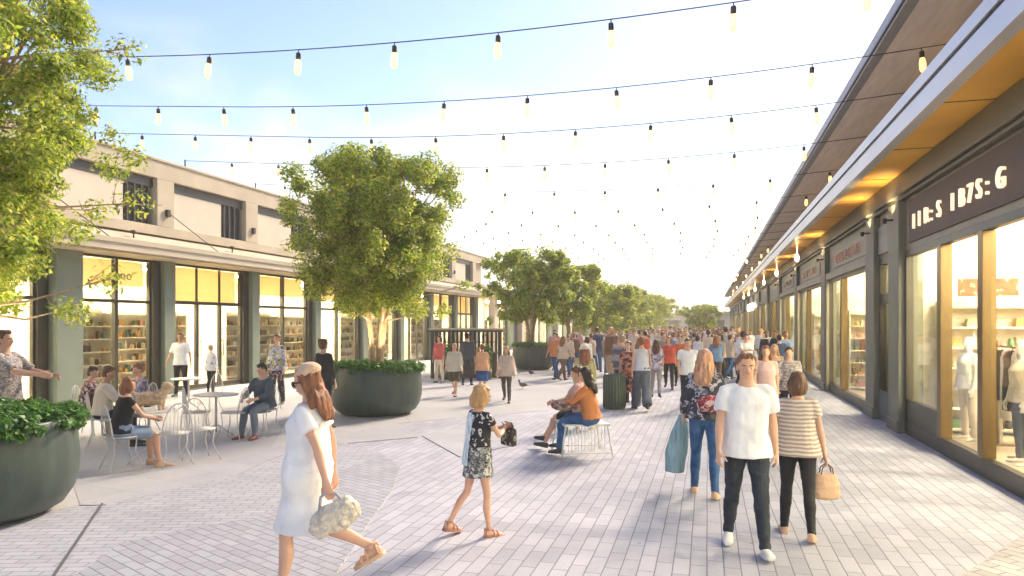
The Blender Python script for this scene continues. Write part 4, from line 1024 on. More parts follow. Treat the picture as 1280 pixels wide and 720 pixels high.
def zs(x):
    if x < -9.0: return 5.93 + .0066 * 42.25 + .086 * (-9.0 - x)
    return 5.93 + .0066 * (x + 2.5) ** 2
ords = ['first', 'second', 'third', 'fourth', 'fifth', 'sixth', 'seventh', 'eighth', 'ninth', 'tenth', 'eleventh', 'twelfth', 'thirteenth', 'fourteenth', 'fifteenth', 'sixteenth', 'seventeenth', 'eighteenth', 'nineteenth', 'twentieth', 'twenty-first', 'twenty-second', 'twenty-third', 'twenty-fourth', 'twenty-fifth', 'twenty-sixth'] + list(('twenty-seventh', 'twenty-eighth', 'twenty-ninth', 'thirtieth', 'thirty-first', 'thirty-second', 'thirty-third', 'thirty-fourth', 'thirty-fifth', 'thirty-sixth', 'thirty-seventh', 'thirty-eighth', 'thirty-ninth', 'fortieth', 'forty-first', 'forty-second', 'forty-third'))
sy = [9.4, 12.1, 14.6, 17.8, 21.2, 25.2, 28.6]
while sy[-1] < 42: sy.append(sy[-1] + 3.1)
while sy[-1] < 108: sy.append(sy[-1] + 2.6)
for i, y in enumerate(sy):
    lab = 'nearest string of bulbs crossing high above the promenade' if i == 0 else f'{ords[i]} string of bulbs from the camera crossing above the promenade'
    o = thing('string_light', lab, 'string light', (0, y, 0), 0, 'string lights across the promenade')
    rr = random.Random(i + 3); off = rr.uniform(-.5, .5) if i else 0
    dz = rr.uniform(-.03, .03)
    end = -14.75
    xs = [end + (3.58 - end) * t / 40 for t in range(41)]
    def zz(x): 
        return zs(x) + dz - (0 if y < 46 else .0)
    b = MB(); b.tube([(x, 0, zz(x)) for x in xs], .0085 if i < 8 else .011, n=5); b.build('cable', CABLE, o)
    b = MB(); b.box(3.56, 3.6, -.04, .04, zz(3.58) - .05, zz(3.58) + .05); b.build('wall_bracket', DARK, o)
    if y < 46: b = MB(); b.tube([(end, 0, 6.5), (end, 0, zz(end) + .03)], .022, n=8); b.build('mount_post', DARK, o, True)
    else: b = MB(); b.tube([(end - .4, 0, 4.62), (end - .2, 0, zz(end) - .3), (end, 0, zz(end) + .03)], .02, n=8); b.build('mount_post', DARK, o, True)
    x = -8.87 + 1.53 * 7 + off
    while x - 1.53 > end + .3: x -= 1.53
    while x < 3.3:
        if i < 12:
            s_ = bpy.data.objects.new('light_bulb', sock_me); C.objects.link(s_); s_.parent = o; s_.location = (x, 0, zz(x)); s_.rotation_euler = (R(rr.uniform(-6, 6)), R(rr.uniform(-6, 6)), 0)
            for nm, me in (('glass', bulb_me), ('filament', fil_me)):
                c = bpy.data.objects.new(nm, me); C.objects.link(c); c.parent = s_
        else:
            s_ = bpy.data.objects.new('light_bulb', far_me); C.objects.link(s_); s_.parent = o; s_.location = (x, 0, zz(x))
        x += 1.53

# ------------------------------------------------------------------ street things
WIRE = mat('wire_white', (.62, .60, .56), .4, metal=.2); WIREB = mat('wire_brown', (.30, .22, .15), .4, metal=.4)
def wire_chair(m):
    o = thing('wire_chair', 'x', 'chair')
    b = MB(); b.tube([(.21 * math.cos(a), .21 * math.sin(a), .45) for a in [2 * math.pi * k / 20 for k in range(21)]], .009, n=6, cap=False)
    for k in range(-4, 5): yy = k * .045; xx = math.sqrt(max(0, .21 ** 2 - yy * yy)); b.tube([(-xx, yy, .45), (xx, yy, .45)], .004, n=4)
    for k in range(-4, 5): yy = k * .045; xx = math.sqrt(max(0, .21 ** 2 - yy * yy)); b.tube([(yy, -xx, .449), (yy, xx, .449)], .004, n=4)
    b.build('seat', m, o, True)
    b = MB(); arc = [(.20 * math.cos(a), -.20 + .02 * 0, .45 + .42 * math.sin(a)) for a in [math.pi * k / 14 for k in range(15)]]
    b.tube([(x, -.17 - .10 * (z - .45), z) for x, _, z in arc], .009, n=6)
    for k in range(-3, 4): xx = k * .05; zt = .45 + .42 * math.sqrt(max(0, 1 - (xx / .2) ** 2)); b.tube([(xx, -.17, .45), (xx, -.17 - .1 * (zt - .45), zt)], .004, n=4)
    b.build('backrest', m, o, True)
    for sx_, sy_ in ((1, 1), (-1, 1), (1, -1), (-1, -1)):
        b = MB(); b.tube([(sx_ * .15, sy_ * .14, .45), (sx_ * .13, sy_ * .13, .25), (sx_ * .21, sy_ * .21, .01)], .009, n=6); b.build('leg', m, o, True)
    return o
def wire_table(m):
    o = thing('cafe_table', 'x', 'table')
    b = MB(); b.lathe([(.36, .715), (.37, .72), (.37, .735), (.36, .74)], n=28); b.build('tabletop', m, o)
    b = MB(); b.tube([(0, 0, .08), (0, 0, .715)], .022, n=10); b.build('post', m, o, True)
    for k in range(3):
        a = 2 * math.pi * k / 3; b = MB(); b.tube([(0, 0, .22), (.12 * math.cos(a), .12 * math.sin(a), .14), (.28 * math.cos(a), .28 * math.sin(a), .012)], .012, n=6); b.build('leg', m, o, True)
    return o
ch0 = wire_chair(WIRE); tb0 = wire_table(WIRE)
def put(o, first, p, rz, label, group):
    c = o if first else copy_tree(o)
    c.location = p; c.rotation_euler = (0, 0, R(rz)); c['label'] = label; c['group'] = group; return c
chairs = [(152, 9.6, -28, 'white wire chair under the woman with the auburn bob'), (128, 11.4, -50, 'white wire chair under the man in the cream shirt'), (110, 12.6, -70, 'white wire chair under the woman in the dark rose shirt'), (178, 13.0, 165, 'white wire chair under the woman in the mauve print shirt'),
          (331, 12.6, 176, 'white wire chair under the man in the slate blue jacket'), (216, 9.9, 60, 'empty white wire chair right of the auburn haired woman'), (246, 12.2, -60, 'empty white wire chair left of the second cafe table'), (292, 12.2, 100, 'empty white wire chair right of the second cafe table'), (262, 15.6, 170, 'empty white wire chair behind the second cafe table'), (250, 10.3, -120, 'empty white wire chair nearest the smooth paving edge')]
for i, (px, zc, rz, lab) in enumerate(chairs): put(ch0, i == 0, P(px, zc, .006), rz, lab, 'white wire chairs at the cafe')
for i, (px, zc, lab) in enumerate([(186, 10.1, 'white cafe table with the cream dog on it'), (150, 12.3, 'white cafe table between the seated group'), (270, 12.4, 'white cafe table with no one sitting at it'), (236, 16.0, 'white cafe table nearest the lit doorway')]): put(tb0, i == 0, P(px, zc, .006), i * 25, lab, 'white cafe tables')
for i, (px, zc, dx, dy) in enumerate([(150, 12.3, .1, .05), (150, 12.3, -.14, -.05), (186, 10.1, -.22, .1)]):
    b = MB(); b.lathe([(.025, 0), (.036, .03), (.04, .09), (.038, .092), (.034, .03), (.02, .012)], n=14, cap=False); c = b.build('cup', SHELF, None, True); c.location = P(px, zc, .747) + Vector((dx, dy, 0)); tag(c, ['white cup on the right side of the group table', 'white cup on the left side of the group table', 'white cup on the table with the cream dog'][i], 'cup', 'cups on the cafe tables')
# white bench
o = thing('bench', 'white metal bench with slatted side under the two seated women', 'bench', P(727, 10.75, .0), TH + R(8))
BW = mat('bench_white', (.62, .64, .62), .4, metal=.1)
b = MB()
for k in range(5): b.box(-.34, .34, -.36 + k * .15, -.24 + k * .15, .47, .50)
b.build('seat', BW, o, bevel=.004)
for sx_ in (-1, 1):
    for sy_ in (-1, 1): b = MB(); b.tube([(sx_ * .31, sy_ * .32, .47), (sx_ * .38, sy_ * .36, .02)], .014, n=8); b.build('leg', BW, o, True)
b = MB(); b.tube([(-.37, -.35, .08), (.37, -.35, .08)], .012); b.tube([(-.37, .35, .08), (.37, .35, .08)], .012); b.build('stretcher', BW, o)
b = MB()
for k in range(12): b.box(-.28 + k * .049, -.267 + k * .049, -.33, -.325, .10, .465)
b.build('side_panel', BW, o)
# ribbed green bin
o = thing('litter_bin', 'ribbed dark green round bin behind the bench', 'bin', P(768, 16.6, 0))
b = MB(); b.lathe([(.24, .0), (.25, .02), (.25, .78), (.235, .80), (.20, .80), (.19, .70)], n=40, cap=False)
for k in range(24): a = 2 * math.pi * k / 24; b.tube([(.252 * math.cos(a), .252 * math.sin(a), .05), (.252 * math.cos(a), .252 * math.sin(a), .75)], .014, n=6)
b.build('body', mat('bin_green', (.06, .085, .06), .5, var=.2, stretch=(1, 1, .2)), o, True)
b = MB(); b.lathe([(.19, .70), (.01, .69)], n=24, cap=False); b.build('liner', DARK, o)
# kiosk
ko = thing('kiosk', 'small open kiosk with flat pale roof and dark posts beside the planter', 'kiosk', P(584, 26.5, 0), TH)
KD = mat('kiosk_dark', (.05, .045, .035), .5)
b = MB(); b.box(-1.35, 1.35, -.8, .8, 1.72, 1.79); b.build('roof', mat('kiosk_roof', (.42, .38, .22), .6), ko, bevel=.01)
for sx_ in (-1, 1):
    for sy_ in (-1, 1): b = MB(); b.box(sx_ * 1.2 - .06, sx_ * 1.2 + .06, sy_ * .72 - .05, sy_ * .72 + .05, 0, 1.657); b.build('post', KD, ko)
b = MB(); b.box(-1.1, 1.1, -.5, .0, 0, .88); b.build('counter', mat('kiosk_wood', (.12, .075, .04), .6, var=.3, scale=5, stretch=(6, 1, .5)), ko, bevel=.01); b = MB(); b.box(-1.13, 1.13, -.55, .05, .882, .92); b.build('countertop', KD, ko)
b = MB()
for k in range(3): b.box(-1.0, 1.0, .45, .6, .5 + k * .38, .53 + k * .38)
b.build('back_shelf', KD, ko)
b = MB()
for k in range(14): b.box(-1.1 + k * .162, -1.01 + k * .162, .62, .66, .3, 1.7)
b.build('back_panel', KD, ko)
b = MB(); b.box(-1.37, 1.37, -.82, .82, 1.66, 1.715); b.build('roof_frame', KD, ko)
kp = P(584, 26.5, 0)
for q in range(12):
    rr = random.Random(q); v = RZ(math.degrees(TH)) @ Vector((-.95 + q * .172, .52 if q % 2 else -.25, .53 if q % 2 else .922)); kd = ['bottle', 'jar', 'box'][q % 3]; cn = COLS[q % 7][0]
    o = bpy.data.objects.new(kd, gme[kd]); C.objects.link(o); o.location = kp + v + Vector((0, 0, .002)); o.material_slots[0].link = 'OBJECT'; o.material_slots[0].material = GM_[cn]
    tag(o, f'{cn} {kd} on the {"back shelf" if q % 2 else "countertop"} of the kiosk, position {["far left","left","left of centre","centre left","centre","centre","centre","centre right","right of centre","right","far right","outermost right"][q]}', kd, 'goods in the kiosk')
for i, (px, dz_) in enumerate([(556, 0), (608, 0)]):
    g = random.Random(i); cs = [(g.uniform(-.16, .16), g.uniform(-.16, .16), .45 + g.random() * .7) for _ in range(14)]
    q, n = leaves(cs, [.16] * 14, [60] * 14, .05, i + 9)
    o = thing('potted_shrub', ['potted shrub at the left post of the kiosk', 'potted shrub at the right post of the kiosk'][i], 'potted plant', P(px, 25.2, 0), 0, 'potted shrubs beside the kiosk')
    b = MB(); b.lathe([(.14, 0), (.17, .02), (.20, .38), (.18, .38), (.17, .3)], n=20, cap=False); b.build('pot', PLANTM, o, True)
    b = MB(); b.tube([(0, 0, .2), (.02, 0, .6), (0, .03, 1.0)], .012); b.build('stem', BARK, o)
    c = bpy.data.objects.new('foliage', leaf_mesh('foliage', q, n, LEAFG)); C.objects.link(c); c.parent = o
# pigeons
for i, (px, zc, rz) in enumerate([(654, 21.5, 100), (664, 27.0, 60), (649, 21.9, 130)][:2]):
    b = MB(); b.ell((0, 0, .13), (.06, .12, .06)); b.tube([(0, .08, .15), (0, .11, .21), (0, .12, .25)], [.04, .03, .026], n=8); b.ell((0, .125, .265), (.026, .032, .026)); b.tube([(0, .15, .262), (0, .175, .255)], [.009, .003], n=6)
    b.tube([(0, -.08, .13), (0, -.20, .10)], [(.04, .02), (.03, .008)], n=8, side=(1, 0, 0))
    for sd in (-1, 1): b.tube([(sd * .025, .01, .09), (sd * .025, .01, .012), (sd * .025, .04, .008)], [.008, .006, .006], n=6)
    o = fuse(b, .008, .002, 20, 1).build('pigeon', mat('feather_grey', (.10, .10, .12), .7, var=.4, scale=20), None, True); o.location = P(px, zc, .006); o.rotation_euler = (0, 0, R(rz))
    tag(o, ['pigeon on the pale paving left of the bench, nearer one', 'pigeon on the pale paving in front of the third planter'][i], 'pigeon', 'pigeons on the plaza')

if HAZE:
    b = MB(); b.box(-400, 400, -100, 620, -1.0, 11.5)
    m, nt_, N_, L_, b_ = newmat('haze'); N_.remove(b_)
    v = N_.new('ShaderNodeVolumePrincipled'); v.inputs['Color'].default_value = (1, .93, .80, 1); v.inputs['Density'].default_value = HAZE; v.inputs['Anisotropy'].default_value = .3
    L_.new(v.outputs[0], N_['Material Output'].inputs['Volume']); o = b.build('haze', m, None, normals=True); tag(o, 'thin bright haze over the promenade', None, None, 'stuff')
# ------------------------------------------------------------------ the people
SHOE_W = mat('shoe_white', (.72, .70, .66), .5, var=.05); SHOE_K = mat('shoe_black', (.03, .03, .03), .45, var=.1)
SHOE_T = mat('shoe_tan', (.55, .35, .22), .5, var=.1); SHOE_R = mat('shoe_oxblood', (.22, .06, .05), .5, var=.1)
HB = hairm('hair_brown', (.11, .055, .032)); HK = hairm('hair_black', (.025, .018, .015)); HBL = hairm('hair_blonde', (.50, .30, .13))
HA = hairm('hair_auburn', (.24, .10, .05)); HP = hairm('hair_strawberry', (.52, .29, .17)); HG = hairm('hair_sand', (.38, .26, .15))
DENIM = mat('denim_blue', (.045, .11, .24), .85, var=.3, scale=8, bump=.4, bscale=40, spec=.2); DDEN = mat('denim_dark', (.035, .042, .055), .85, var=.25, scale=8, bump=.4, bscale=40, spec=.2)
LDEN = mat('denim_light', (.26, .34, .46), .85, var=.2, scale=6, bump=.4, bscale=30, spec=.2)
def kids(**k): return k
def basic(f, top=None, legs=None, hair=None, shoe=None, vox=.01):
    """top=(material, dict), legs=(material, dict) or ('skirt', material, dict), hair=(material, kind), shoe=(material, kind)"""
    out = []
    if top: out.append((top[2] if len(top) > 2 else 'shirt', f.cloth_top(voxel=vox, **top[1]), top[0]))
    if legs:
        if legs[0] == 'lap': out.append(('skirt', f.cloth_lap(voxel=vox), legs[1]))
        elif legs[0] == 'skirt': out.append(('skirt', f.cloth_skirt(voxel=vox, **legs[2]), legs[1]))
        else: out.append((legs[2] if len(legs) > 2 else 'trousers', f.cloth_legs(voxel=vox, **legs[1]), legs[0]))
    if hair: out.append(('hair', f.hair(hair[1], voxel=max(.01, vox)), hair[0]))
    if shoe:
        for sd in (-1, 1): out.append(('shoe' if shoe[1] != 'boot' else 'boot', f.shoe(sd, shoe[1], voxel=vox), shoe[0]))
    return out

# 1 woman in the white dress
f = Fig(1.72, True, lean=-3, bend=2, legL=(14, 4, 10, 4, 4), legR=(-8, 3, 62, -30, 4), armL=(-30, 10, 10, 5), armR=(-20, 12, 20, 15), head=(8, 14))
def dress_whole(f, sleeve, loose, flare, hemz, w, d, cuff, voxel=.009):
    """one garment: bodice and skirt fused"""
    a = f.cloth_top(sleeve=sleeve, hem=.02, loose=loose, voxel=voxel, wr=0, flare=flare, cuff=cuff)
    b = MB(); b.rings([f.tring(t, aa, bb, yy) for t, aa, bb, yy in ((-.03, .195, .155, -.01), (.10, .185, .152, -.005), (.22, .172, .148, 0), (.34, .165, .135, .008), (.40, .15, .10, .004))]); f.fin(b)
    c2 = f.cloth_skirt(top=.12, hemz=hemz, w=w, d=d, voxel=None, loose=loose * 1.7); a.add(c2.v, c2.f)
    a.add(b.v, b.f)
    return fuse(a, voxel, .009, 7, 4, seed=3.1, zstretch=.45)
pt = [('dress', dress_whole(f, .62, .026, .0, -.44, .215, .155, .022), WHITE), ('hair', f.hair('long', .009), HA)]
H = f.MH
cap = MB(); cap.ell((0, -.03, .185), (.092, .095, .062), H, 18, 12); f.fin(cap); pt.append(('knit_cap', fuse(cap, .01, .004, 30, 1), cloth('wool_beige', (.62, .45, .30))))
g = MB()
for sd in (-1, 1): g.ell((sd * .034, .090, .110), (.030, .012, .021), H, 14, 8)
g.tube([H @ Vector((-.08, .01, .115)), H @ Vector((-.064, .085, .116)), H @ Vector((0, .102, .116)), H @ Vector((.064, .085, .116)), H @ Vector((.08, .01, .115))], .005, n=6); f.fin(g)
pt.append(('sunglasses', g, mat('sunglass', (.03, .02, .02), .12, var=.1)))
for sd in (-1, 1): pt.append(('sandal', f.sandal(sd), SHOE_T))
wp = P(384, 5.17)
W1 = person('woman in a short white dress and beige cap striding left in front', None, wp, 98, f, .007, pt, SKIN)
M1 = Matrix.Translation(wp) @ Matrix.Rotation(R(98), 4, 'Z')
hp = M1 @ f.hand(-1)
b = MB(); b.ell((0, 0, -.17), (.17, .085, .10)); b.ell((.07, 0, -.15), (.11, .08, .10)); b.ell((-.09, 0, -.19), (.10, .075, .08))
bag = fuse(b, .01, .02, 22, 1).build('handbag', mat('fleece_cream', (.66, .60, .50), .95, var=.2, scale=25, bump=.9, bscale=60, spec=.1), None, True)
bag.location = hp; bag.rotation_euler = (0, R(-18), R(20)); tag(bag, 'fluffy cream handbag held by the woman in the white dress', 'handbag')
b = MB(); b.tube([Vector((-.09, 0, -.10)), Vector((-.05, 0, -.01)), Vector((0, 0, .012)), Vector((.05, 0, -.01)), Vector((.09, 0, -.10))], .011, n=8); b.build('handle', mat('strap_grey', (.35, .36, .38), .6), bag, True)

# 2 the girl
f = Fig(1.41, False, child=True, lean=2, legL=(-10, 5, 22, -12, 12), legR=(6, 4, 4, 0, 6), armL=(38, 4, 78, 42), armR=(34, 4, 82, 40), head=(-6, 12))
SK_PRINT = pattern('print_grey', [(.05, .05, .06), (.30, .31, .30), (.08, .08, .09), (.55, .55, .52)], 26)
GIRL_TOP = pattern('print_black_white', [(.02, .02, .025), (.02, .02, .025), (.60, .60, .58)], 22, pos=[0, .3, .68])
pt = [('shirt', f.cloth_top(sleeve=.45, hem=-.10, loose=.016, voxel=.009), GIRL_TOP), ('skirt', f.cloth_skirt(top=.10, hemz=-.26, w=.185, d=.15, voxel=.009), SK_PRINT), ('hair', f.hair('bob', .009), HBL)]
vs = MB(); vs.rings([f.tring(t, a, b_, -.022) for t, a, b_ in ((-.13, .178, .15), (0, .168, .138), (.2, .155, .122), (.36, .158, .115), (.45, .135, .095))])
vs.v = [v for v in vs.v]; f.fin(vs); vv = fuse(vs, .009, .012, 12, 2, zstretch=.3)
# keep only the back and left half of the overshirt so that it hangs open
keep = [fc for fc in vv.f if not (sum(vv.v[i][1] for i in fc) / len(fc) > .02 or sum(vv.v[i][0] for i in fc) / len(fc) > .045)]
vv.f = keep; vv.m = [0] * len(keep)
pt.append(('overshirt', vv, pattern('print_pale_blue', [(.34, .50, .62), (.66, .74, .78), (.45, .60, .70)], 9, 'noise', stretch=(3, 3, .6))))
for sd in (-1, 1): pt.append(('sandal', f.sandal(sd), mat('sandal_pink', (.42, .20, .15), .6)))
gp = P(598, 6.67)
person('girl with blonde bob in pale blue overshirt and patterned skirt standing in the middle', None, gp, -42, f, .007, pt, SKIN)
Mg = Matrix.Translation(gp) @ RZ(-42)
hh = (Mg @ f.hand(1) + Mg @ f.hand(-1)) / 2
b = MB(); b.box(-.10, .10, -.035, .035, -.17, 0); hb = b.build('shoulder_bag', pattern('print_bag', [(.02, .02, .02), (.03, .03, .03), (.35, .34, .3)], 20, pos=[0, .3, .7]), None, False, .02); hb.location = hh + Vector((0, 0, -.03)); hb.rotation_euler = (0, 0, R(-42))
tag(hb, 'small black patterned bag in the hands of the blonde girl', 'bag')
b = MB(); b.tube([(-.09, 0, -.01), (-.06, 0, .05), (.06, 0, .05), (.09, 0, -.01)], .006); b.build('strap', SHOE_K, hb, True)

# 3 man in the white T-shirt
f = Fig(1.765, False, lean=1, legL=(14, 3, 6, 10, 6), legR=(-8, 3, 18, -6, 6), armL=(-8, 9, 12, 15), armR=(8, 10, 16, 20), head=(0, 2), bulk=1.0)
pt = basic(f, (WHITE, dict(sleeve=.68, hem=-.12, loose=.020, cuff=.024, wr=.013)), (DDEN, dict(loose=.013, wr=.008), 'jeans'), (HA, 'short'), (SHOE_W, 'shoe'), .009)
person('man in a plain white t-shirt and dark jeans walking towards the camera', None, P(933, 6.2), 184, f, .007, pt, SKIN)

# 4 woman with the tan bag
f = Fig(1.56, True, lean=1, legL=(10, 3, 6, 4, 6), legR=(-9, 3, 14, -12, 6), armL=(6, 8, 30, 35), armR=(-4, 12, 10, 10), head=(0, 14))
BLOUSE = pattern('print_blouse', [(.62, .56, .50), (.20, .14, .11), (.70, .66, .60), (.34, .26, .21)], 5.5, 'stripe', stretch=(1.5, 1.5, 1.6))
pt = basic(f, (BLOUSE, dict(sleeve=.55, hem=-.09, loose=.026, cuff=.024, flare=.03), 'blouse'), (BLACK, dict(loose=.008)), (HB, 'bob'), (SHOE_T, 'shoe'), .009)
wp = P(997, 6.6); person('woman in striped brown and white blouse and black trousers walking away with a tan bag', None, wp, -6, f, .007, pt, SKIN)
hp = Matrix.Translation(wp) @ RZ(-6) @ f.hand(1)
b = MB()
b.rings([[Vector((a * math.cos(q) * 1.0, c * math.sin(q), z)) for q in [2 * math.pi * k / 16 for k in range(16)]] for a, c, z in ((.09, .045, -.33), (.125, .06, -.31), (.125, .055, -.2), (.095, .03, -.10), (.08, .02, -.09))])
bg = fuse(b, .008, .008, 14, 1).build('handbag', mat('canvas_tan', (.56, .38, .25), .8, bump=.4), None, True); bg.location = hp; bg.rotation_euler = (0, 0, R(20))
tag(bg, 'slouchy tan handbag hanging from the hand of the woman in the striped blouse', 'handbag')
b = MB()
for y in (-.02, .02): b.tube([(-.06, y, -.11), (-.045, y, -.04), (0, y * .3, .0), (.045, y, -.04), (.06, y, -.11)], .006)
b.build('handle', mat('strap_brown', (.16, .08, .05), .6), bg, True)

# 5 woman in the floral blouse
f = Fig(1.72, True, lean=1, legL=(12, 3, 8, 2, 6), legR=(-10, 3, 12, -10, 6), armL=(-2, 14, 26, 15), armR=(4, 12, 34, 45), head=(-8, 6))
FLORAL = pattern('print_floral', [(.03, .035, .05), (.04, .045, .06), (.50, .48, .50), (.14, .14, .18)], 15, pos=[0, .35, .64, .72])
pt = basic(f, (FLORAL, dict(sleeve=1.7, hem=-.04, loose=.026, cuff=.022), 'blouse'), (DENIM, dict(loose=.010), 'jeans'), (HP, 'long'), (SHOE_T, 'shoe'), .010)
wp = P(881, 8.2); person('woman with strawberry blonde hair in a dark floral blouse and blue jeans walking away', None, wp, -4, f, .008, pt, SKIN)
M5 = Matrix.Translation(wp) @ RZ(-4)
b = MB(); hp5 = M5 @ f.hand(-1)
b.rings([[Vector((a * math.cos(q) + ox, c * math.sin(q) * (1 + .25 * math.sin(3 * q)), z)) for q in [2 * math.pi * k / 24 for k in range(24)]] for a, c, z, ox in ((.11, .06, -.62, -.08), (.13, .07, -.40, -.06), (.10, .06, -.15, -.02), (.05, .035, .02, 0), (.035, .02, .06, 0))])
sc_ = fuse(b, .011, .014, 9, 1, zstretch=.25).build('shawl', mat('cloth_teal', (.24, .38, .42), .9, var=.3, scale=9, stretch=(3, 3, .4), bump=.4, bscale=14), None, True)
sc_.location = hp5 + Vector((-.02, 0, .06)); tag(sc_, 'pale teal shawl hanging from the arm of the woman in floral blouse', 'shawl')
b = MB(); b.ell((0, 0, 0), (.15, .07, .10)); rb = fuse(b, .01, .012, 14, 1).build('waist_bag', pattern('print_red', [(.35, .03, .05), (.60, .45, .42), (.42, .05, .07), (.12, .03, .05)], 20), None, True)
rb.location = M5 @ Vector((.07, -.19, 1.06)); tag(rb, 'red and white patterned bag at the waist of the woman in floral blouse', 'bag')

# 6, 7 the pair on the white bench
f = Fig(1.68, True, lean=4, bend=4, legL=(84, 6, 82, 0, 4), legR=(88, 8, 74, 0, 4), armL=(50, 6, 42, 20), armR=(44, 8, 46, 22), head=(0, 8))
pt = basic(f, (mat('cloth_ochre', (.50, .19, .06), .85, bump=.3), dict(sleeve=1.5, hem=-.02, loose=.020), 'blouse'), (DENIM, dict(loose=.016), 'jeans'), (HK, 'long'), (SHOE_K, 'shoe'), .011)
SP = P(738, 10.5); sp = SP.copy(); sp.z = .06
person('woman in blue jeans and burnt orange blouse sitting on the white bench facing left', 'people sitting on the white bench', sp, 84, f, .010, pt, SKIN)
f = Fig(1.66, True, lean=0, bend=6, legL=(80, 4, 60, 10, 4), legR=(84, 4, 52, 8, 4), armL=(46, 6, 40, 25), armR=(46, 6, 40, 25), head=(10, 12))
pt = basic(f, (cloth('cloth_pink', (.55, .38, .36)), dict(sleeve=.6, hem=-.02, loose=.02), 'blouse'), ('lap', BLACK), (HB, 'short'), (SHOE_K, 'shoe'), .012)
sp2 = P(726, 11.0); sp2.z = .05
person('bare legged woman in a pale pink top sitting behind on the white bench', 'people sitting on the white bench', sp2, 84, f, .011, pt, SKIN, detail=False)
# 8 bag on the lap
b = MB(); b.ell((0, 0, .06), (.20, .13, .065)); b.ell((.08, 0, .10), (.09, .08, .05)); b.ell((-.12, .02, .09), (.08, .08, .05))
tb = fuse(b, .012, .012, 14, 1).build('tote_bag', pattern('print_brown', [(.10, .05, .04), (.35, .22, .18), (.14, .08, .07)], 16), None, True); tb.location = P(706, 10.5, .69)
tb.rotation_euler = (0, 0, R(10)); tag(tb, 'brown patterned tote bag lying on the knees of the woman in blue jeans', 'bag')

# the seated people at the cafe
def seated(label, px, zc, rz, fig, pt, vox=.012, skin=SKIN, group='people sitting at the cafe tables', seat=0.0):
    p = P(px, zc); p.z = seat
    return person(label, group, p, rz, fig, vox, pt, skin, detail=vox < .0125)
SIT = dict(lean=2, bend=8, legL=(86, 8, 84, 0, 6), legR=(84, 8, 80, 0, 6), armL=(42, 8, 50, 30), armR=(46, 8, 46, 30), head=(0, 6))
f = Fig(1.66, True, **SIT); pt = basic(f, (BLACK, dict(sleeve=.3, hem=-.02, loose=.014)), ('lap', LDEN), (HA, 'bob'), (SHOE_T, 'shoe'), .011)
seated('woman with auburn bob in black top and blue denim skirt seated on wire chair', 152, 9.6, -28, f, pt, .011)
f = Fig(1.72, False, **SIT); pt = basic(f, (CREAM, dict(sleeve=1.6, hem=-.02, loose=.028)), (DDEN, dict(loose=.014)), (HB, 'short'), (SHOE_K, 'shoe'), .013)
seated('man in a loose cream shirt seated at the cafe table, turned to his left', 128, 11.4, -50, f, pt, .013, SKIN_T)
f = Fig(1.62, True, **SIT); pt = basic(f, (pattern('print_dark_rose', [(.05, .02, .02), (.30, .10, .09), (.04, .03, .03), (.50, .42, .38)], 16), dict(sleeve=1.3, hem=-.04, loose=.03)), (BLACK, dict(loose=.014)), (HK, 'short'), (SHOE_K, 'shoe'), .014)
seated('woman in dark rose print shirt seated beside the dark green planter', 110, 12.6, -70, f, pt, .014)
f = Fig(1.66, True, **SIT); pt = basic(f, (pattern('print_mauve', [(.30, .24, .30), (.50, .44, .48), (.20, .16, .2)], 16), dict(sleeve=1.3, hem=-.04, loose=.02)), (BLACK, dict(loose=.014)), (HA, 'short'), (SHOE_K, 'shoe'), .014)
seated('woman in mauve print shirt seated facing the camera across the cafe table', 178, 13.0, 165, f, pt, .014)
f = Fig(1.70, False, **SIT); pt = basic(f, (mat('cloth_slate', (.05, .075, .10), .8), dict(sleeve=1.7, hem=-.03, loose=.03), 'jacket'), (mat('denim_grey', (.14, .17, .21), .8, var=.2), dict(loose=.014), 'jeans'), (HK, 'short'), (SHOE_R, 'boot'), .012)
seated('man in slate blue jacket, grey jeans and oxblood boots seated on a chair alone', 331, 12.6, 176, f, pt, .012)

# the dog on the table side
b = MB(); b.ell((0, 0, .17), (.19, .10, .10)); b.ell((.15, 0, .20), (.09, .095, .10)); b.tube([(.17, 0, .22), (.22, 0, .30), (.24, 0, .33)], [.07, .06, .05], n=10)
b.ell((.25, 0, .34), (.07, .062, .062)); b.ell((.31, 0, .325), (.045, .032, .03)); b.ell((.345, 0, .335), (.013, .014, .012))
for sd in (-1, 1):
    b.ell((.23, sd * .055, .35), (.028, .02, .05)); b.tube([(.17, sd * .05, .15), (.175, sd * .05, .07), (.17, sd * .05, .02), (.20, sd * .05, .012)], [.035, .025, .022, .02], n=8)
    b.tube([(-.12, sd * .06, .16), (-.09, sd * .065, .10), (-.15, sd * .06, .055), (-.13, sd * .06, .02), (-.10, sd * .06, .012)], [.055, .04, .024, .022, .02], n=8)
b.tube([(-.17, 0, .2), (-.23, 0, .26), (-.24, 0, .32)], [.03, .035, .02], n=8)
dg = fuse(b, .009, .016, 24, 1).build('dog', mat('fur_cream', (.62, .46, .30), .95, var=.25, scale=14, bump=.8, bscale=50, spec=.15), None, True)
DOGAT = P(186, 10.1, .735); dg.location = DOGAT; dg.rotation_euler = (0, 0, R(18)); tag(dg, 'small fluffy cream dog standing on the wire cafe table beside the woman', 'dog')

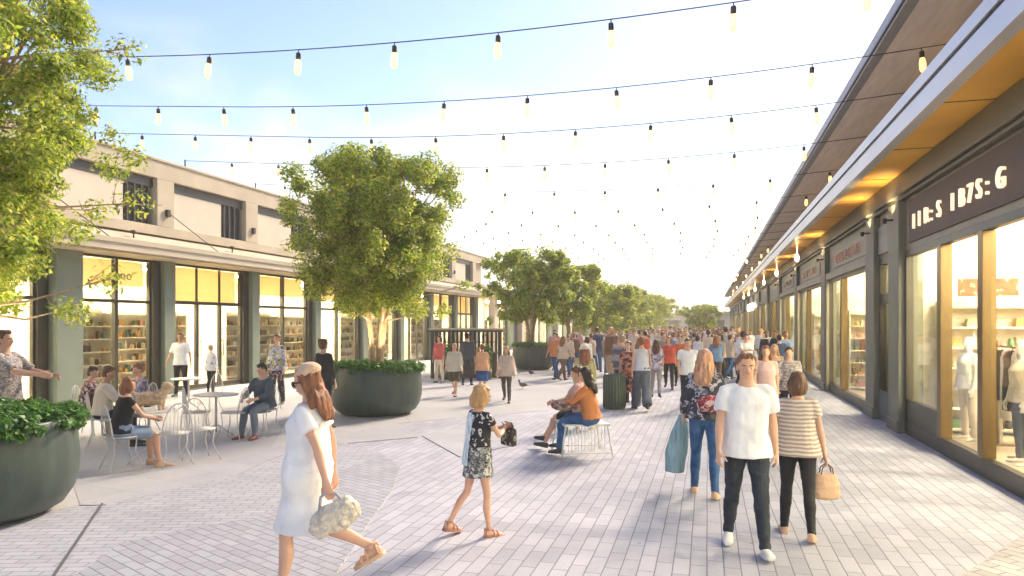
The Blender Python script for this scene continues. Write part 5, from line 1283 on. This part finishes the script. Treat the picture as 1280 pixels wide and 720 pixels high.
# standing figures of the middle distance
STAND = dict(legL=(2, 4, 3, 0, 10), legR=(-2, 4, 3, 0, 10), armL=(3, 8, 14, 20), armR=(3, 8, 14, 20))
WALK = dict(lean=2, legL=(20, 3, 8, 8, 6), legR=(-16, 3, 24, -14, 6), armL=(-16, 8, 14, 15), armR=(18, 8, 22, 20))
def mid(label, px, zc, rz, h, fem, top, legs, hair, shoe, pose=STAND, vox=.016, group='people walking or standing on the promenade', extra=None, skin=SKIN, **kw):
    f = Fig(h, fem, **{**pose, **kw}); pt = basic(f, top, legs, hair, shoe, vox)
    if extra: pt += extra(f)
    return person(label, group, P(px, zc), rz, f, vox, pt, skin, fingers=vox < .015, detail=vox < .015)
PR1 = pattern('print_plaid', [(.14, .12, .12), (.42, .38, .36), (.22, .19, .18), (.55, .50, .47)], 12, 'noise', stretch=(1, 1, 2))
mid('man in a grey checked shirt reaching forward behind the near planter', 6, 9.4, -70, 1.93, False, (PR1, dict(sleeve=.9, loose=.03)), (DDEN, {}), (HB, 'short'), (SHOE_K, 'shoe'), vox=.011, armR=(52, 6, 32, 15), armL=(48, 8, 34, 20))
mid('waiter in white shirt and dark trousers standing before the lit doorway', 226, 19.4, 200, 1.77, False, (WHITE, dict(sleeve=.8)), (BLACK, {}), (HB, 'short'), (SHOE_K, 'shoe'), vox=.014, armR=(6, 16, 12, 0), armL=(4, 14, 16, 0), skin=SKIN_T)
mid('person in a white patterned coat facing the shop doors', 264, 19.9, -10, 1.42, True, (pattern('print_white_dots', [(.7, .7, .69), (.72, .72, .7), (.08, .08, .1)], 14, pos=[0, .3, .7]), dict(sleeve=1.7, hem=-.12, loose=.05), 'coat'), (BLACK, {}), (HG, 'short'), (SHOE_K, 'shoe'))
mid('person in bright yellow and violet floral jacket by the shop window', 346, 17.6, 190, 1.76, True, (pattern('print_bright_floral', [(.05, .06, .12), (.50, .45, .15), (.30, .28, .42), (.66, .64, .60)], 10), dict(sleeve=1.7, hem=-.12, loose=.05), 'jacket'), (pattern('print_leg_floral', [(.03, .03, .04), (.04, .04, .05), (.45, .3, .3)], 18, pos=[0, .3, .66]), dict(loose=.03)), (HB, 'short'), (SHOE_K, 'shoe'))
mid('woman in dark coat standing beside the second planter', 405, 13.6, -15, 1.72, True, (mat('cloth_char', (.022, .022, .024), .8), dict(sleeve=1.7, hem=-.12, loose=.04), 'coat'), (BLACK, {}), (HB, 'bun'), (SHOE_K, 'boot'), vox=.012)
mid('person with cream hooded top and olive shorts walking towards the camera', 568, 19.5, 180, 1.50, False, (cloth('cloth_oat', (.60, .56, .46)), dict(sleeve=1.5, hem=-.12, loose=.05, flare=.03), 'hoodie'), (mat('cloth_olive', (.09, .08, .05), .85), dict(upto=.5, loose=.03), 'shorts'), (HG, 'short'), (SHOE_R, 'shoe'), WALK)
mid('child in a peach top and bright blue shorts walking away', 603, 19.5, 5, 1.48, True, (mat('cloth_apricot', (.72, .40, .22), .85), dict(sleeve=.5, loose=.03)), (mat('cloth_cobalt', (.02, .09, .30), .8), dict(upto=.48, loose=.03), 'shorts'), (HA, 'bun'), (SHOE_K, 'shoe'), WALK)
mid('woman in a wide beige poncho and charcoal leggings walking towards the camera', 633, 17.9, 185, 1.47, True, (cloth('cloth_beige', (.58, .46, .38)), dict(sleeve=1.6, hem=-.12, loose=.07, flare=.10, cuff=.04), 'poncho'), (mat('cloth_ash', (.09, .075, .075), .85), {}), (HG, 'long'), (SHOE_K, 'boot'), WALK)
mid('person in coral red top standing left of the kiosk', 549, 23.8, 170, 1.62, True, (mat('cloth_coral', (.55, .12, .10), .85), dict(sleeve=1.5)), (CREAM, {}), (HK, 'bob'), (SHOE_K, 'shoe'), vox=.018)
mid('man in charcoal jacket standing in front of the kiosk', 584, 23.0, 10, 1.72, False, (mat('cloth_charcoal', (.06, .065, .075), .85), dict(sleeve=1.7, loose=.035), 'jacket'), (DDEN, {}), (HK, 'short'), (SHOE_K, 'shoe'), vox=.018)
def whitehat(f):
    return [('sun_hat', f.hat(.035), cloth('straw_white', (.70, .64, .54)))]
mid('woman in white hat and long olive coat standing behind the bench', 731, 13.4, 8, 1.62, True, (cloth('cloth_olive_light', (.42, .40, .20)), dict(sleeve=1.7, hem=-.12, loose=.03), 'coat'), ('skirt', cloth('cloth_olive_light', (.42, .40, .20)), dict(top=.16, hemz=-.62, w=.26, d=.22)), (HA, 'long'), (SHOE_T, 'shoe'), vox=.012, extra=whitehat)
mid('person in grey striped shirt standing behind the green bin', 777, 17.9, 10, 1.74, False, (pattern('print_stripe_grey', [(.10, .10, .12), (.34, .32, .34)], 10, 'stripe', stretch=(4, 4, .1), pos=[0, .5]), dict(sleeve=1.4, loose=.03)), (DDEN, {}), (HG, 'short'), (SHOE_K, 'shoe'))
mid('woman in pale sleeveless top and wide slate trousers walking away', 802, 16.4, 5, 1.74, True, (cloth('cloth_pale_grey', (.55, .56, .60)), dict(sleeve=0, loose=.014, hem=-.02)), (mat('cloth_slate_grey', (.10, .12, .15), .85), dict(loose=.03, wide=.05)), (HA, 'bun'), (SHOE_K, 'shoe'), WALK, vox=.013)
mid('woman in an orange red patterned dress standing beside the green bin', 785, 16.9, 170, 1.60, True, (pattern('print_orange', [(.45, .10, .05), (.60, .30, .20), (.10, .04, .05)], 12), dict(sleeve=.6)), ('skirt', pattern('print_orange', [], 12), dict(top=.16, hemz=-.55, w=.22, d=.18)), (HK, 'short'), (SHOE_K, 'shoe'))
mid('woman in lilac print top walking away behind the woman in slate trousers', 820, 19.0, 0, 1.62, True, (pattern('print_lilac', [(.36, .32, .42), (.62, .58, .64), (.2, .16, .24)], 13), dict(sleeve=.8)), (mat('cloth_dust', (.30, .28, .30), .85), {}), (HB, 'long'), (SHOE_K, 'shoe'), WALK)
mid('man in white shirt facing the camera left of the floral blouse', 860, 16.5, 180, 1.70, False, (WHITE, dict(sleeve=.7)), (DDEN, {}), (HK, 'short'), (SHOE_K, 'shoe'), WALK)
mid('person in scarlet top and black trousers leading the crowd on the left', 836, 21.6, 178, 1.66, True, (mat('cloth_scarlet', (.52, .08, .05), .85), dict(sleeve=.7)), (BLACK, {}), (HA, 'bob'), (SHOE_K, 'shoe'), WALK, vox=.018)
mid('person in rust red top and black trousers beside the one in scarlet', 850, 21.9, 182, 1.70, False, (mat('cloth_rust', (.45, .13, .07), .85), dict(sleeve=.7)), (BLACK, {}), (HK, 'short'), (SHOE_K, 'shoe'), WALK, vox=.018)
mid('person in pale pink shirt close behind the man in the white t-shirt', 957, 12.2, 180, 1.66, True, (cloth('cloth_rose', (.60, .42, .38)), dict(sleeve=.7)), (DDEN, {}), (HA, 'long'), (SHOE_K, 'shoe'), WALK)
mid('woman in tan jacket among the crowd beside the shopfronts', 968, 15.0, 180, 1.60, True, (cloth('cloth_tan', (.50, .33, .22)), dict(sleeve=1.6), 'jacket'), (DDEN, {}), (HBL, 'long'), (SHOE_K, 'shoe'), WALK)
mid('man in a brown checked shirt walking ahead of the woman with tan bag', 986, 13.2, 176, 1.60, False, (PR1, dict(sleeve=1.4)), (DDEN, {}), (HK, 'short'), (SHOE_K, 'shoe'), WALK)

# shop mannequins
MANQ = mat('mannequin_white', (.70, .66, .60), .4, var=.02)
for j, (x, y, rz, cm) in enumerate([(4.1, 11.2, 100, CREAM), (4.1, 13.3, 110, WHITE), (4.0, 8.9, 80, mat('garment_rust', (.40, .14, .06)))]):
    f = Fig(1.74, True, **STAND); m_, ms_ = f.body(.014, False, MANQ, detail=False)
    o = m_.build('mannequin', [MANQ], None, True); o.location = (x, y, .055); o.rotation_euler = (0, 0, R(rz))
    tag(o, ['white mannequin in cream top behind the wide middle pane of the right shop', 'white mannequin in white top near the far post of the right shop', 'white mannequin in rust top behind the nearest pane of the right shop'][j], 'mannequin', 'mannequins in the nearest right shop')
    f.cloth_top(sleeve=.6, voxel=.016, loose=.02).build('shirt', cm, o, True); f.cloth_legs(voxel=.016).build('trousers', [DDEN, CREAM, BLACK][j], o, True)

# the crowd: eight figures, copied with other clothes
CT_COL = [('black', (.03, .03, .035)), ('white', (.70, .69, .67)), ('cream', (.60, .50, .38)), ('red', (.45, .07, .05)), ('navy', (.04, .06, .13)), ('grey', (.25, .25, .27)), ('pink', (.60, .34, .32)), ('orange', (.60, .24, .10)), ('blue', (.14, .25, .42)), ('brown', (.18, .09, .05))]
CTM = [(n, mat('crowd_' + n, c, .85)) for n, c in CT_COL]
CLM = [('black', BLACK), ('dark blue', DDEN), ('blue denim', DENIM), ('brown', mat('crowd_leg_brown', (.16, .10, .07), .85)), ('tan', mat('crowd_leg_tan', (.40, .30, .20), .85))]
CHM = [('black', HK), ('brown', HB), ('auburn', HA), ('blond', HBL)]
protos = []
for i, (h, fem, hk, pose) in enumerate([(1.76, False, 'short', WALK), (1.66, True, 'long', WALK), (1.62, True, 'bob', STAND), (1.80, False, 'short', STAND), (1.70, True, 'bun', WALK), (1.72, False, 'short', dict(WALK, armR=(40, 8, 70, 30)))]):
    f = Fig(h, fem, **pose); bm_, mats_ = f.body(.024, False, SKIN, detail=False)
    parts = {'shirt': f.cloth_top(sleeve=.7 if i % 2 else 1.5, voxel=.022, hem=-.1, loose=.03, wr=.004), 'trousers': f.cloth_legs(voxel=.022, loose=.02, wr=.003), 'hair': f.hair(hk, .02)}
    sh = f.shoe(-1, voxel=.02); s2 = f.shoe(1, voxel=.02)
    me = dict(body=bm_.mesh('person', [SKIN]), shoe=sh.mesh('shoe', [SHOE_K]), shoe2=s2.mesh('shoe', [SHOE_K]))
    for k in parts: me[k] = parts[k].mesh(k, [SKIN])
    one = MB()
    one.add(bm_.v, bm_.f, 0); one.add(parts['shirt'].v, parts['shirt'].f, 1); one.add(parts['trousers'].v, parts['trousers'].f, 2); one.add(parts['hair'].v, parts['hair'].f, 3); one.add(sh.v, sh.f, 4); one.add(s2.v, s2.f, 4)
    me['one'] = one.mesh('person', [SKIN, BLACK, BLACK, HK, SHOE_K])
    for k in me: me[k].polygons.foreach_set('use_smooth', [True] * len(me[k].polygons))
    protos.append((me, fem))
def slot(o, i, m): o.material_slots[i].link = 'OBJECT'; o.material_slots[i].material = m
def crowd_one(px, zc, k):
    rr = random.Random(k * 31 + 5); me, fem = protos[rr.randrange(len(protos))]
    cn, cm = rr.choices(CTM, [4, 4, 4, .8, 2.5, 3.5, 1.6, .7, 2, 2.2])[0]; ln, lm = rr.choice(CLM); hn, hm = rr.choice(CHM)
    away = rr.random() < .5; rz = (0 if away else 180) + rr.uniform(-50, 50)
    p = P(px, zc); sc_h = rr.uniform(.90, 1.07); sk = rr.choice([SKIN, SKIN, SKIN_T])
    far = zc > 36
    who = 'woman' if fem else 'man'
    o = bpy.data.objects.new('person', me['one'] if far else me['body']); C.objects.link(o)
    o.location = p; o.rotation_euler = (0, 0, R(rz)); o.scale = (sc_h,) * 3
    slot(o, 0, sk)
    if far: slot(o, 1, cm); slot(o, 2, lm); slot(o, 3, hm); slot(o, 4, SHOE_K)
    else:
        for nm, mm in (('shirt', cm), ('trousers', lm), ('hair', hm), ('shoe', SHOE_K), ('shoe2', SHOE_K)):
            c = bpy.data.objects.new('shoe' if nm == 'shoe2' else nm, me[nm]); C.objects.link(c); c.parent = o; slot(c, 0, mm)
    side = 'right side' if px > 880 else 'left side' if px < 790 else 'middle'
    
    if far: lab = f'{hn} haired {who}, {cn} top, {ln} trousers, deep in the crowd, {side}'
    else: lab = f'{hn} haired {who}, {cn} top, {ln} trousers, near front of crowd, {side}'
    tag(o, lab, 'person', 'people in the distant crowd: ' + lab)
k = 0; taken = []
random.seed(11)
def tryput(px, zc):
    global k
    p = P(px, zc)
    if p.x > 2.7 or p.x < -6.2: return
    if any((p - q).length < .55 + .5 * ((k * 7) % 5) / 5 for q in taken): return
    taken.append(p); k += 1; crowd_one(px, zc, k)
for _ in range(2200):
    if k >= 185: break
    zc = 21.5 + 62 * random.random() ** 1.5
    px = random.uniform(690, 985)
    if zc < 26 and 785 < px < 890: continue
    if zc < 24 and px < 770: continue
    tryput(px, zc)
